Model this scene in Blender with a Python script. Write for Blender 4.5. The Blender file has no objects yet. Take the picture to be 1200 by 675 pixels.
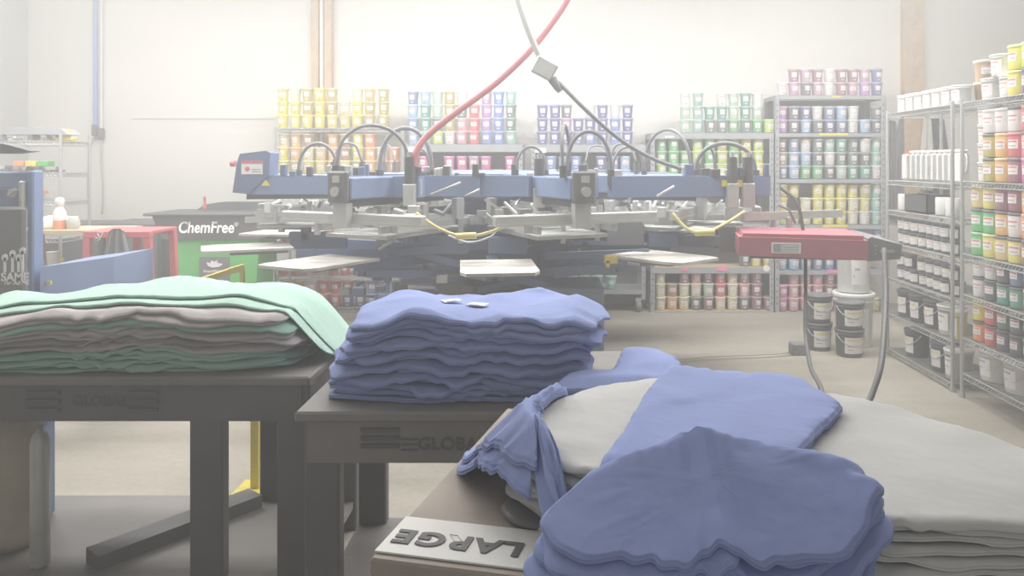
import bpy, math, random
import numpy as np
from mathutils import Vector, Matrix
random.seed(7)
COL = bpy.context.scene.collection
PI = math.pi
F = 900.0; CX = 650.0; CY = 190.0; CZ = 1.5
def P(px, py, Y): return Vector(((px-CX)*Y/F, Y, CZ-(py-CY)*Y/F))
def XZ(px, py, Y): v = P(px, py, Y); return v.x, v.z

# ------------------------------------------------------------------ materials
def lin(c):
    c = c/255.0
    return c/12.92 if c <= .04045 else ((c+.055)/1.055)**2.4
MATS = {}
HAZE_FADE = .12  # material colours are paled towards grey, a hazy veil mixed into the paint
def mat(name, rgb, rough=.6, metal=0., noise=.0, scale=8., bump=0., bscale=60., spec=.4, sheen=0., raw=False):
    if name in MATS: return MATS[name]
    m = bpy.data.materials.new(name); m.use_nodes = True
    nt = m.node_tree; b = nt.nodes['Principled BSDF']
    if not raw: rgb = tuple(v*(1-HAZE_FADE)+g*HAZE_FADE for v,g in zip(rgb,(204,203,202)))
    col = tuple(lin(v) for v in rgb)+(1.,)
    b.inputs['Base Color'].default_value = col
    b.inputs['Roughness'].default_value = rough
    b.inputs['Metallic'].default_value = metal
    b.inputs['Specular IOR Level'].default_value = spec
    if sheen: b.inputs['Sheen Weight'].default_value = sheen
    tc = nt.nodes.new('ShaderNodeTexCoord')
    if noise:
        n = nt.nodes.new('ShaderNodeTexNoise'); n.inputs['Scale'].default_value = scale; n.inputs['Detail'].default_value = 5
        r = nt.nodes.new('ShaderNodeValToRGB')
        r.color_ramp.elements[0].position = .3; r.color_ramp.elements[1].position = .7
        r.color_ramp.elements[0].color = tuple(max(0, c*(1-noise)) for c in col[:3])+(1,)
        r.color_ramp.elements[1].color = tuple(min(1, c*(1+noise)) for c in col[:3])+(1,)
        nt.links.new(tc.outputs['Object'], n.inputs['Vector']); nt.links.new(n.outputs['Fac'], r.inputs['Fac'])
        nt.links.new(r.outputs['Color'], b.inputs['Base Color'])
    if bump:
        n2 = nt.nodes.new('ShaderNodeTexNoise'); n2.inputs['Scale'].default_value = bscale; n2.inputs['Detail'].default_value = 4
        bp = nt.nodes.new('ShaderNodeBump'); bp.inputs['Strength'].default_value = bump; bp.inputs['Distance'].default_value = .02
        nt.links.new(tc.outputs['Object'], n2.inputs['Vector']); nt.links.new(n2.outputs['Fac'], bp.inputs['Height'])
        nt.links.new(bp.outputs['Normal'], b.inputs['Normal'])
    MATS[name] = m
    return m
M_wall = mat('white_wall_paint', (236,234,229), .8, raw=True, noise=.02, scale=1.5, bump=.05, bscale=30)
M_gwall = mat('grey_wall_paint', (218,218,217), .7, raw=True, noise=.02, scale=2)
M_wood = mat('raw_timber', (206,178,148), .7, noise=.12, scale=14)
M_ply = mat('shelf_plywood', (205,185,150), .7, noise=.08, scale=10)
M_blue = mat('blue_machine_paint', (118,138,178), .4, noise=.06, scale=4)
M_dblue = mat('dark_blue_machine_paint', (98,112,150), .45, noise=.08, scale=5)
M_navy = mat('navy_steel', (120,132,160), .5, noise=.08, scale=5)
M_black = mat('black_plastic', (108,108,112), .5, noise=.06, scale=6)
M_blk2 = mat('deep_black_parts', (84,85,90), .5, noise=.1, scale=9)
M_silver = mat('brushed_aluminium', (196,197,194), .4, metal=.3, noise=.08, scale=12)
M_chrome = mat('chrome_wire', (196,198,198), .3, metal=.45)
M_pallet = mat('worn_pallet_rubber', (190,186,180), .7, noise=.32, scale=5)
M_grey = mat('grey_shelf_steel', (158,161,166), .5, noise=.04, scale=5)
M_dgrey = mat('dark_grey_steel', (122,123,126), .5, noise=.08, scale=6)
M_red = mat('red_machine_paint', (178,100,112), .45, noise=.07, scale=5)
M_redp = mat('red_stand_paint', (214,100,108), .5, noise=.05)
M_green = mat('green_plastic', (92,184,92), .5, noise=.04)
M_white = mat('white_plastic', (236,236,233), .45, noise=.02)
M_paper = mat('white_paper', (240,239,236), .7)
M_plabel = mat('label_white', (236,232,230), .6)
M_plred = mat('label_red_print', (214,120,120), .6)
M_plink = mat('label_grey_print', (168,168,172), .6)
M_yell = mat('yellow_plastic', (232,214,90), .5)
M_ycable = mat('yellow_cable', (216,206,130), .5)
M_rhose = mat('red_air_hose', (216,128,136), .4)
M_bcable = mat('black_cable', (84,84,86), .5)
M_hose = mat('dark_grey_hose', (128,128,131), .45)
M_tbl = mat('workbench_grey_paint', (128,124,122), .45, noise=.12, scale=5)
M_tblk = mat('workbench_dark_panel', (98,97,98), .5, noise=.12, scale=5)
M_card = mat('brown_board', (160,148,138), .7, noise=.14, scale=6)
M_ltext = mat('white_lettering', (240,240,240), .6)
M_gtext = mat('dark_lettering', (80,80,82), .6)
M_pink = mat('pink_note', (240,140,180), .6)
M_oran = mat('orange_plastic', (232,150,110), .5)
M_bconduit = mat('blue_conduit', (150,170,222), .5)

# ---------------------------------------------------------------- mesh builder
class MB:
    def __init__(s): s.v=[]; s.f=[]; s.mi=[]; s.sm=[]; s.T=None
    def add(s, vs, fs, m=0, smooth=False):
        b=len(s.v)
        if s.T is not None: vs=[s.T@Vector(v) for v in vs]
        s.v+= [tuple(v) for v in vs]
        for f in fs: s.f.append(tuple(b+i for i in f)); s.mi.append(m); s.sm.append(smooth)
        return s
    def box(s, x0,x1,y0,y1,z0,z1, m=0, bev=0.0):
        if x0>x1: x0,x1=x1,x0
        if y0>y1: y0,y1=y1,y0
        if z0>z1: z0,z1=z1,z0
        if bev<=0:
            vs=[(x,y,z) for z in (z0,z1) for y in (y0,y1) for x in (x0,x1)]
            return s.add(vs,[(0,2,3,1),(4,5,7,6),(0,1,5,4),(2,6,7,3),(0,4,6,2),(1,3,7,5)],m)
        b=min(bev,(x1-x0)/2.1,(y1-y0)/2.1,(z1-z0)/2.1)
        # chamfered box : 24 verts
        vs=[];idx={}
        for sx in(0,1):
            for sy in(0,1):
                for sz in(0,1):
                    X=(x0,x1)[sx];Y=(y0,y1)[sy];Z=(z0,z1)[sz]
                    dx=b*(1-2*sx);dy=b*(1-2*sy);dz=b*(1-2*sz)
                    for a,p in (('x',(X,Y+dy,Z+dz)),('y',(X+dx,Y,Z+dz)),('z',(X+dx,Y+dy,Z))):
                        idx[(sx,sy,sz,a)]=len(vs);vs.append(p)
        fs=[]
        g=lambda *k: idx[k]
        for q in (0,1):
            fs.append((g(q,0,0,'x'),g(q,1,0,'x'),g(q,1,1,'x'),g(q,0,1,'x')))
            fs.append((g(0,q,0,'y'),g(1,q,0,'y'),g(1,q,1,'y'),g(0,q,1,'y')))
            fs.append((g(0,0,q,'z'),g(1,0,q,'z'),g(1,1,q,'z'),g(0,1,q,'z')))
        for a in (0,1):
            for c in (0,1):
                fs.append((g(0,a,c,'y'),g(1,a,c,'y'),g(1,a,c,'z'),g(0,a,c,'z')))
                fs.append((g(a,0,c,'x'),g(a,1,c,'x'),g(a,1,c,'z'),g(a,0,c,'z')))
                fs.append((g(a,c,0,'x'),g(a,c,1,'x'),g(a,c,1,'y'),g(a,c,0,'y')))
                for d in (0,1): fs.append((g(a,c,d,'x'),g(a,c,d,'y'),g(a,c,d,'z')))
        return s.add(vs,fs,m)
    def bar(s, p, q, w, h, m=0):
        """rectangular bar from p to q, w sideways, h upwards"""
        p=Vector(p);q=Vector(q);d=(q-p).normalized()
        up=Vector((0,0,1)) if abs(d.z)<.95 else Vector((0,1,0))
        side=d.cross(up).normalized()*w/2; u=side.cross(d).normalized()*h/2
        vs=[]
        for c in (p,q):
            for a,b in ((-1,-1),(1,-1),(1,1),(-1,1)): vs.append(c+side*a+u*b)
        return s.add(vs,[(0,1,2,3),(7,6,5,4),(0,4,5,1),(1,5,6,2),(2,6,7,3),(3,7,4,0)],m)
    def cyl(s, p, q, r, n=16, m=0, r2=None, smooth=True, caps=True):
        p=Vector(p);q=Vector(q);d=(q-p).normalized()
        up=Vector((0,0,1)) if abs(d.z)<.9 else Vector((1,0,0))
        a=d.cross(up).normalized(); b=a.cross(d).normalized(); r2=r if r2 is None else r2
        vs=[p+(a*math.cos(2*PI*i/n)+b*math.sin(2*PI*i/n))*r for i in range(n)]
        vs+=[q+(a*math.cos(2*PI*i/n)+b*math.sin(2*PI*i/n))*r2 for i in range(n)]
        s.add(vs,[(i,(i+1)%n,n+(i+1)%n,n+i) for i in range(n)],m,smooth)
        if caps: s.add(vs,[tuple(range(n-1,-1,-1)),tuple(range(n,2*n))],m)
        return s
    def lathe(s, prof, c=(0,0,0), n=24, m=0, smooth=True):
        vs=[];
        for r,z in prof:
            for i in range(n): vs.append((c[0]+r*math.cos(2*PI*i/n),c[1]+r*math.sin(2*PI*i/n),c[2]+z))
        fs=[]
        for k in range(len(prof)-1):
            for i in range(n): fs.append((k*n+i,k*n+(i+1)%n,(k+1)*n+(i+1)%n,(k+1)*n+i))
        s.add(vs,fs,m,smooth)
        s.add(vs,[tuple(range(n-1,-1,-1))] if prof[0][0]>1e-4 else [],m)
        s.add(vs,[tuple((len(prof)-1)*n+i for i in range(n))] if prof[-1][0]>1e-4 else [],m)
        return s
    def tube(s, pts, r, n=8, m=0, closed=False):
        pts=[Vector(p) for p in pts]; vs=[]; prev=None
        for i,p in enumerate(pts):
            d=(pts[min(i+1,len(pts)-1)]-pts[max(i-1,0)]).normalized()
            if prev is None:
                up=Vector((0,0,1)) if abs(d.z)<.9 else Vector((1,0,0)); a=d.cross(up).normalized()
            else:
                a=(prev-d*prev.dot(d)).normalized()
            prev=a; b=d.cross(a)
            for k in range(n): vs.append(p+(a*math.cos(2*PI*k/n)+b*math.sin(2*PI*k/n))*r)
        fs=[]
        for i in range(len(pts)-1):
            for k in range(n): fs.append((i*n+k,i*n+(k+1)%n,(i+1)*n+(k+1)%n,(i+1)*n+k))
        fs.append(tuple(range(n-1,-1,-1))); fs.append(tuple((len(pts)-1)*n+k for k in range(n)))
        return s.add(vs,fs,m,True)
    def prism(s, poly, t, axis='y', off=0, m=0):
        """poly = list of 2-D points, extruded from off to off+t along axis"""
        n=len(poly)
        def mk(a,b,c): return {'y':(a,c,b),'x':(c,a,b),'z':(a,b,c)}[axis]
        vs=[mk(a,b,off) for a,b in poly]+[mk(a,b,off+t) for a,b in poly]
        return s.add(vs,[tuple(range(n)),tuple(range(2*n-1,n-1,-1))]+[(i,(i+1)%n,n+(i+1)%n,n+i) for i in range(n)],m)
    def data(s,name,mats):
        me=bpy.data.meshes.new(name); me.from_pydata(s.v,[],s.f)
        if not isinstance(mats,(list,tuple)): mats=[mats]
        for x in mats: me.materials.append(x)
        me.polygons.foreach_set('material_index',s.mi); me.polygons.foreach_set('use_smooth',s.sm)
        me.update(); return me
    def obj(s,name,mats,parent=None):
        o=bpy.data.objects.new(name,s.data(name,mats)); COL.objects.link(o)
        if parent is not None: o.parent=parent
        return o
def tag(o,label=None,cat=None,group=None,kind=None):
    if label: o['label']=label
    if cat: o['category']=cat
    if group: o['group']=group
    if kind: o['kind']=kind
    return o
def thing(name,label,cat,loc=(0,0,0),rz=0,group=None):
    o=bpy.data.objects.new(name,None); COL.objects.link(o); o.empty_display_size=.05
    o.location=loc; o.rotation_euler=(0,0,rz); return tag(o,label,cat,group)
def inst(data,name,parent=None,loc=(0,0,0),rz=0,sc=None):
    o=bpy.data.objects.new(name,data); COL.objects.link(o); o.location=loc; o.rotation_euler=(0,0,rz)
    if sc: o.scale=sc
    if parent is not None: o.parent=parent
    return o
def arc3(p0,p1,p2,n=14):
    p0,p1,p2=Vector(p0),Vector(p1),Vector(p2)
    return [p0*(1-t)**2+p1*2*t*(1-t)+p2*t*t for t in [i/n for i in range(n+1)]]
def crom(pts,n=8):
    pts=[Vector(p) for p in pts]; out=[]
    q=[pts[0]*2-pts[1]]+pts+[pts[-1]*2-pts[-2]]
    for i in range(1,len(q)-2):
        a,b,c,d=q[i-1:i+3]
        for k in range(n):
            t=k/n; out.append(.5*((2*b)+(c-a)*t+(2*a-5*b+4*c-d)*t*t+(3*b-a-3*c+d)*t**3))
    out.append(pts[-1]); return out
def textmesh(s,size,bold=.0,ext=.0006,shear=0,align='CENTER',space=1.0):
    c=bpy.data.curves.new('lettering','FONT'); c.body=s; c.size=size; c.offset=bold; c.extrude=ext; c.shear=shear
    c.align_x=align; c.align_y='CENTER'; c.space_character=space
    o=bpy.data.objects.new('tmp',c); COL.objects.link(o)
    dg=bpy.context.evaluated_depsgraph_get(); me=bpy.data.meshes.new_from_object(o.evaluated_get(dg))
    bpy.data.objects.remove(o); return me
def text(s,size,m,parent,loc,rot=(PI/2,0,0),bold=0,shear=0,name='lettering',space=1.0,sx=1):
    me=textmesh(s,size,bold,shear=shear,space=space); me.materials.clear(); me.materials.append(m)
    o=bpy.data.objects.new(name,me); COL.objects.link(o); o.parent=parent; o.location=loc; o.rotation_euler=rot; o.scale=(sx,1,1)
    return o

# ------------------------------------------------------------------- the room
YB=8.17; XL=-5.6; XR=6.2; ZC=3.75
def struct(name,mb,m): return tag(mb.obj(name,m),kind='structure')
fm=bpy.data.materials.new('concrete_floor'); fm.use_nodes=True
nt=fm.node_tree; b=nt.nodes['Principled BSDF']; b.inputs['Roughness'].default_value=.6
tc=nt.nodes.new('ShaderNodeTexCoord')
n1=nt.nodes.new('ShaderNodeTexNoise'); n1.inputs['Scale'].default_value=1.1; n1.inputs['Detail'].default_value=8; n1.inputs['Roughness'].default_value=.65
mp=nt.nodes.new('ShaderNodeMapping'); mp.inputs['Scale'].default_value=(.5,1.6,1)
r1=nt.nodes.new('ShaderNodeValToRGB'); r1.color_ramp.elements[0].position=.32; r1.color_ramp.elements[1].position=.68
r1.color_ramp.elements[0].color=(lin(158),lin(152),lin(140),1); r1.color_ramp.elements[1].color=(lin(188),lin(182),lin(171),1)
n2=nt.nodes.new('ShaderNodeTexNoise'); n2.inputs['Scale'].default_value=34; n2.inputs['Detail'].default_value=3
mx=nt.nodes.new('ShaderNodeMix'); mx.data_type='RGBA'; mx.blend_type='OVERLAY'; mx.inputs['Factor'].default_value=.22
nt.links.new(tc.outputs['Object'],mp.inputs['Vector']); nt.links.new(mp.outputs['Vector'],n1.inputs['Vector']); nt.links.new(n1.outputs['Fac'],r1.inputs['Fac'])
nt.links.new(tc.outputs['Object'],n2.inputs['Vector'])
nt.links.new(r1.outputs['Color'],mx.inputs[6]); nt.links.new(n2.outputs['Fac'],mx.inputs[7]); nt.links.new(mx.outputs[2],b.inputs['Base Color'])
struct('floor',MB().box(XL-.1,XR+.1,-1.5,YB+.1,-.1,0),fm)
struct('wall_back',MB().box(XL-.1,XR+.1,YB,YB+.15,0,ZC),M_wall)
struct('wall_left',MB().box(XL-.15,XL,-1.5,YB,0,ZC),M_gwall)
struct('wall_right',MB().box(XR,XR+.15,-1.5,YB,0,ZC),M_wall)
struct('ceiling',MB().box(XL-.1,XR+.1,-1.5,YB+.1,ZC,ZC+.1),M_wall)
x,z=XZ(154,139,YB-.01); x2,_=XZ(322,139,YB-.01)
struct('trim_1',MB().box(x,x2,YB-.008,YB,z-.006,z+.006),mat('wall_seam',(208,206,202)))

# timber posts on the back wall
def post(px0,px1,label,split=False):
    x0,_=XZ(px0,0,YB-.1); x1,_=XZ(px1,0,YB-.1)
    t=thing('timber_post',label,'post',((x0+x1)/2,YB-.05,0),0,)
    w=(x1-x0)/2
    if split:
        MB().box(-w,-.03,-.045,.048,0,ZC,bev=.004).obj('stud',M_wood,t); MB().box(.03,w,-.045,.048,0,ZC,bev=.004).obj('stud',M_wood,t)
        MB().cyl((0,-.02,0),(0,-.02,ZC),.022).obj('conduit',M_white,t)
    else: MB().box(-w,w,-.045,.048,0,ZC,bev=.005).obj('stud',M_wood,t)
    return t
post(364,388,'paired pale timber studs with a white pipe between, behind the yellow tubs',True)
post(1060,1084,'single wide timber post on the white wall above the white bucket rack')
# blue conduit, junction and dangling cables on the left
t=thing('wall_conduit','thin blue and white vertical conduit ending in a small junction','pipe',(XZ(114,0,YB-.05)[0],YB-.05,0))
MB().cyl((-.02,0,1.86),(-.02,0,ZC),.022).obj('blue_pipe',M_bconduit,t); MB().cyl((.035,.01,1.86),(.035,.01,ZC),.014).obj('white_pipe',M_white,t)
MB().box(-.05,.0,-.03,.03,1.78,1.9,bev=.01).box(0.01,.06,-.03,.04,1.74,1.86,bev=.01).obj('junction',M_dgrey,t)
MB().tube(crom([(-.03,0,1.78),(-.08,0,1.6),(-.1,0,1.3),(-.09,0,1.05)]),.008).tube(crom([(.04,0,1.74),(.04,0,1.5),(.06,0,1.2),(.05,0,.95)]),.008).obj('cable',M_silver,t)

# ------------------------------------------------------------------- ink tubs
PAL={'y':((232,224,130),'yellow'),'Y':((236,226,100),'bright yellow'),'o':((196,186,116),'olive'),'c':((236,230,196),'cream'),
'n':((238,192,122),'orange'),'O':((240,160,108),'deep orange'),'b':((176,148,118),'brown'),'t':((152,202,190),'aqua'),
'T':((112,172,156),'dark teal'),'g':((190,218,196),'pale green'),'G':((116,196,130),'green'),'k':((118,140,132),'dark green'),
'B':((128,158,218),'blue'),'s':((170,202,234),'sky blue'),'N':((116,114,170),'indigo'),'r':((224,116,120),'red'),
'p':((230,170,180),'pink'),'M':((220,124,180),'magenta'),'m':((162,116,130),'maroon'),'v':((190,146,210),'violet'),
'w':((232,230,228),'white'),'K':((118,118,126),'charcoal'),'l':((200,228,118),'lime'),'a':((198,160,190),'mauve'),
'd':((128,142,176),'slate blue'),'e':((226,206,150),'sand')}
TR=.054; TH=.131
def tub_body():
    return MB().lathe([(.0,0),(TR*.80,0),(TR*.84,.004),(TR*.96,TH*.80),(TR*1.0,TH*.86),(TR*1.0,TH*.9)],n=20)
def tub_lid():
    return MB().lathe([(TR*1.05,TH*.86),(TR*1.09,TH*.88),(TR*1.09,TH*.985),(TR*1.04,TH*1.0),(TR*.98,TH*.985),(0,TH*.985)],n=20)
def tub_label(wide):
    mb=MB(); n=6; a0=-PI/2-wide; a1=-PI/2+wide
    def band(z0,z1,f,m,aa=a0,ab=a1):
        vs=[]
        for i in range(n+1):
            a=aa+(ab-aa)*i/n
            for z in (z0,z1):
                r=TR*(.84+.12*(z/TH)/.8)*f; vs.append((r*math.cos(a),r*math.sin(a),z))
        mb.add(vs,[(2*i,2*i+2,2*i+3,2*i+1) for i in range(n)],m,True)
    band(TH*.36,TH*.72,1.015,0)
    band(TH*.66,TH*.71,1.022,1)
    band(TH*.50,TH*.535,1.022,2,a0+.12,a1-.2)
    band(TH*.42,TH*.45,1.022,2,a0+.12,a1-.4)
    band(TH*.13,TH*.2,1.02,1,-PI/2-.25,-PI/2+.3)
    return mb
D_label=[tub_label(.62).data('paper_label',[M_plabel,M_plred,M_plink]),tub_label(.5).data('paper_label',[M_plabel,M_plabel,M_plink])]
D_body={};D_lid={}
for k,(rgb,nm) in PAL.items():
    D_body[k]=tub_body().data('ink_tub',mat('ink_'+nm.replace(' ','_'),rgb,.45,noise=.05,scale=20))
    lr=tuple(int(v*.6+232*.4) for v in rgb)
    D_lid[k]=tub_lid().data('lid',mat('lid_'+nm.replace(' ','_'),lr,.4))
ORD=['first','second','third','fourth','fifth','sixth','seventh','eighth','ninth','tenth','eleventh','twelfth','thirteenth']
MASS=[]
def tub(k,loc,label,group,sc=1.,rz=0,szz=None):
    if group is None: MASS.append((k,loc,szz or sc)); return
    o=inst(D_body[k],'ink_tub',None,loc,rz+random.uniform(-.12,.12),(sc,sc,szz or sc)); tag(o,label,'tub',group)
    inst(D_lid[k],'lid',o)
    dark=k in 'NKkmTd' or random.random()<.3
    inst(D_label[1 if dark else 0],'paper_label',o,rz=random.uniform(-.18,.18))
    return o
def row(cols,pxs,ybot,rowname,group,Y=7.62,zs=None,szz=1.):
    n=0
    for k,px in zip(cols,pxs):
        if k=='.': continue
        n+=1
        x,z=XZ(px,ybot,Y)
        if zs is not None: z=zs
        tub(k,(x,Y+random.uniform(-.012,.012),z),'%s ink tub, %s from left, %s'%(PAL[k][1],ORD[n-1],rowname),group,szz=szz)
# shelf geometry: surfaces taken as heights at the shelf front
YF=7.66  # y of the front faces of the back shelving
YT=7.74
def zof(py,Y=YT): return CZ-(py-CY)*Y/F
def rows(surf_py,lst,group,place,pitch=.1335):
    """lst bottom-up list of (cols,pxs,name)"""
    z=zof(surf_py)+.002
    for i,(cols,pxs,nm) in enumerate(lst):
        row(cols,pxs,0,nm,group,YT,z+i*pitch,szz=min(1.,pitch/TH))
def lsp(a,b,n): return [a+(b-a)*i/(n-1) for i in range(n)]
gA='ink tubs on the wire rack behind the press'
pA=[331.7,346.5,361,375,389.6,404.4,419,433.7,450]
rows(150.3,[('YYYYyyYoo',pA,'row resting on top of the wire rack'),('YYoYocYoo',pA,'middle row above the wire rack'),('ycoYo.cno',pA,'topmost row above the wire rack')],gA,'')
pA2=[332,347,362,376,390.5,405,419.5,434,448.2,462.4]
rows(203.5,[('YoyynyonOO',pA2,'lowest row on the wire rack second shelf'),('YncenbyncO',pA2,'middle row on the wire rack second shelf'),('cnb.nbyO..',pA2,'upper row on the wire rack second shelf')],gA,'')
rows(282,[('rr...w..mr'[:9],[335,350,365,408,423,438,450,462,470],'')],None,'')
rows(322,[('rrp.rrmr.p',pA2,'')],None,'')
pA3=[335.5,350,364.4,379,393.4,408,422.4,436.9,451,464.7]
rows(358.6,[('nnrprNdBBd',pA3,'bottom row on the lowest wire rack shelf'),('nnwrrrdBBd',pA3,'upper row on the lowest wire rack shelf')],gA,'')
gB='ink tubs on the first low grey shelving unit'
pB=[484.2,499,513,527.2,541.4,556,570.4,584.6,599]
rows(169.2,[('stlwprBBt',pB,'row resting on the first low grey unit'),('BTkoprvBk',pB,'second row up above the first low grey unit'),('sTgokrvBk',pB,'third row up above the first low grey unit'),('dsgow.aBt',pB,'topmost row above the first low grey unit')],gB,'')
pB2=[496.6,512.6,526.8,541.4,555.5,569.5,583.7,598]
rows(214,[('MmMMpmpM',pB2,'lower row inside the first low grey unit'),('M.MMaM.M',pB2,'upper row inside the first low grey unit')],gB,'')
rows(262,[('..vaKvav',pB2,'')],None,'')
rows(332,[('avav.tt.',[489,503,517,531,545,553,566,592],'')],None,'')
gC='ink tubs on the second low grey shelving unit'
pC=[635.7,650.5,663.8,677.8,691.8,706,720.8,735.4]
rows(169.4,[('NNNdBNBN',pC,'row resting on the second low grey unit'),('NNaNNNBN',pC,'middle row above the second low grey unit'),('NNK.wNwN',pC,'topmost row above the second low grey unit')],gC,'')
pC2=[646,660.5,675.2,690,704.5,718.6,732.7]
rows(214,[('wsBKdss',pC2,'lower row inside the second low grey unit'),('BsB.NBs',pC2,'upper row inside the second low grey unit')],gC,'')
rows(338,[('tttTtt',[640,655,670,685,700,716],'')],None,'')
gD='ink tubs on the third low grey shelving unit'
pD=[803,817.7,831.6,845.6,859.5,873.4,887.2,901]
rows(155.6,[('gtkkGkGl',pD,'row resting on the third low grey unit'),('gtTTgTg.',pD,'middle row above the third low grey unit'),('wt.wgTw.',pD,'topmost row above the third low grey unit')],gD,'')
pD2=[775,789.2,803.4,817.6,831.8,846,860.2,874.4,888.6,902.6]
rows(206.6,[('lGw.glKyyY',pD2,'bottom row inside the third low grey unit'),('GGGlGlGYl.',pD2,'middle row inside the third low grey unit'),('GG.lGoGYl.',pD2,'upper row inside the third low grey unit')],gD,'',.127)
rows(262,[('GGl.GG....',pD2,'')],None,'')
rows(311.5,[('.........'[:0]+'Kye',[872,886,900],'short row on the third unit plywood shelf')],gD,'')
pD3=[773.5,787.6,801.6,815.7,829.9,844,858.2,872.3,886.6,900.7]
rows(362.3,[('cncKmccKmm',pD3,'bottom row of the third grey unit lowest shelf'),('cbccgrcpm.',pD3,'middle row of the third grey unit lowest shelf'),('c.mpmrcmm.',pD3,'upper row of the third grey unit lowest shelf')],gD,'',.1325)
gE='ink tubs on the tall grey shelving unit'
pE=[916.2,930,943.9,957.8,971.6,985.4,999.2,1013,1026.8]
rows(112.2,[('waKawmavN',pE,'lower row on top of the tall grey unit'),('.mamwmmaN',pE,'upper row on top of the tall grey unit')],gE,'')
rows(155.8,[('vKsKNdwsK',pE,'lower row under the tall unit top shelf'),('vKNwdsw.K',pE,'upper row under the tall unit top shelf')],gE,'')
rows(209.3,[('dsGGKgTTw',pE,'bottom row on the tall unit middle shelf'),('bssKwkkKt',pE,'middle row on the tall unit middle shelf'),('KdwktTkwt',pE,'upper row on the tall unit middle shelf')],gE,'')
rows(262.6,[('lccYYYcwt',pE,'bottom row on the tall unit yellow shelf'),('Y.cYYYcyt',pE,'middle row on the tall unit yellow shelf'),('oY.YYYYot',pE,'upper row on the tall unit yellow shelf')],gE,'')
rows(315.4,[('sssdBBw..',pE,'bottom row on the tall unit blue shelf')],gE,'')
rows(315.4-.1335*2*F/YT,[('..dwNNdNN',pE,'')],None,'')
rows(315.4-.1335*F/YT,[('sNdwNBNNd',pE,'')],None,'')
rows(363.6,[('MpppmprYo',pE,'bottom row on the tall unit lowest shelf'),('Mpppmpro.',pE,'middle row on the tall unit lowest shelf'),('.pppmpr..',pE,'upper row on the tall unit lowest shelf')],gE,'',.1325)

# tubs that stand deep behind the press and dryer, beyond the 300 shown largest
mb=MB(); mats=[]; mi={}
for k,loc,szz in MASS:
    for prof,mm in ((( (0,0),(TR*.80,0),(TR*.84,.004),(TR*.96,TH*.80),(TR,TH*.86)),D_body[k].materials[0]),(((TR*1.05,TH*.86),(TR*1.09,TH*.88),(TR*1.09,TH*.985),(0,TH*.985)),D_lid[k].materials[0])):
        if mm.name not in mi: mi[mm.name]=len(mats); mats.append(mm)
        mb.lathe(prof,loc,14,mi[mm.name])
    if 'lab' not in mi: mi['lab']=len(mats); mats.append(M_plabel)
    mb.add([(loc[0]+TR*.93*math.sin(a),loc[1]-TR*.93*math.cos(a),loc[2]+z) for a in (-.5,-.17,.17,.5) for z in (TH*.36,TH*.72)],[(0,2,3,1),(2,4,5,3),(4,6,7,5)],mi['lab'])
tag(mb.obj('ink_tub_stock',mats),'mixed ink tubs standing on the shelves half hidden behind the press and dryer','tubs',kind='stuff')

# ---------------------------------------------------------- grey steel shelving
def steel_shelving(px0,px1,top_py,levels,label,ply=(),casters=False,beamh=.075,depth=.42):
    x0,_=XZ(px0,0,YF); x1,_=XZ(px1,0,YF)
    zt=zof(top_py); t=thing('steel_shelving',label,'shelving',((x0+x1)/2,YF,0),0,'grey steel shelving along the back')
    w=(x1-x0)/2; y1=depth; z0=.13 if casters else 0
    for sx in (-1,1):
        for yy in (0,y1):
            m=MB(); X=sx*w
            m.box(X,X-sx*.045,yy,yy+(.004 if yy==0 else -.004),z0,zt-.004)
            m.box(X,X-sx*.004,yy,yy+(.045 if yy==0 else -.045),z0,zt-.004)
            # punched slots
            if yy==0:
                z=z0+.08
                while z<zt-.05: m.box(X-sx*.016,X-sx*.03,-.0015,0,z,z+.022,1); z+=.06
            m.obj('post',[M_grey,M_blk2],t)
    for i,py in enumerate([top_py]+list(levels)):
        z=zof(py)
        m=MB().box(-w+.004,w-.004,.004,y1-.004,z-.012,z,1 if py in ply else 0)
        bh=beamh if py in ((top_py,)+tuple(ply)) else .038
        m.box(-w+.003,w-.003,-.004,.003,z-bh,z-.001,0).box(-w+.003,w-.003,-.003,.012,z-bh,z-bh+.006,0)
        m.box(-w+.006,-w+.012,.004,y1-.004,z-bh,z-.013).box(w-.012,w-.006,.004,y1-.004,z-bh,z-.013)
        m.obj('shelf',[M_grey,M_ply],t)
    if casters:
        for sx in (-1,1):
            for yy in (.04,y1-.04):
                c=MB().box(sx*(w-.07)-.03,sx*(w-.07)+.03,yy-.03,yy+.03,.105,.14)
                c.box(sx*(w-.07)-.028,sx*(w-.07)-.022,yy-.03,yy+.03,.04,.12).box(sx*(w-.07)+.022,sx*(w-.07)+.028,yy-.03,yy+.03,.04,.12)
                co=c.obj('caster',M_silver,t)
                MB().cyl((sx*(w-.07)-.018,yy,.056),(sx*(w-.07)+.018,yy,.056),.056,18).obj('wheel',M_dgrey,co)
    return t
tB=steel_shelving(474,613,169.5,[214.6,262.6,332.6],'low grey steel shelving holding rainbow tubs above magenta tubs')
tC=steel_shelving(622,757,169.8,[214.6,262.6,338.6],'low grey steel shelving on casters with indigo tubs on top',casters=True)
tD=steel_shelving(762,907,156,[207.2,262.6,312,362.8],'low grey steel shelving with green tubs above lime tubs',ply=(312,362.8,207.2),beamh=.06)
tE=steel_shelving(908,1038,112.6,[156.4,209.8,263.2,316,364.2],'tall grey steel shelving packed with five shelves of ink tubs',beamh=.04)
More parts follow.
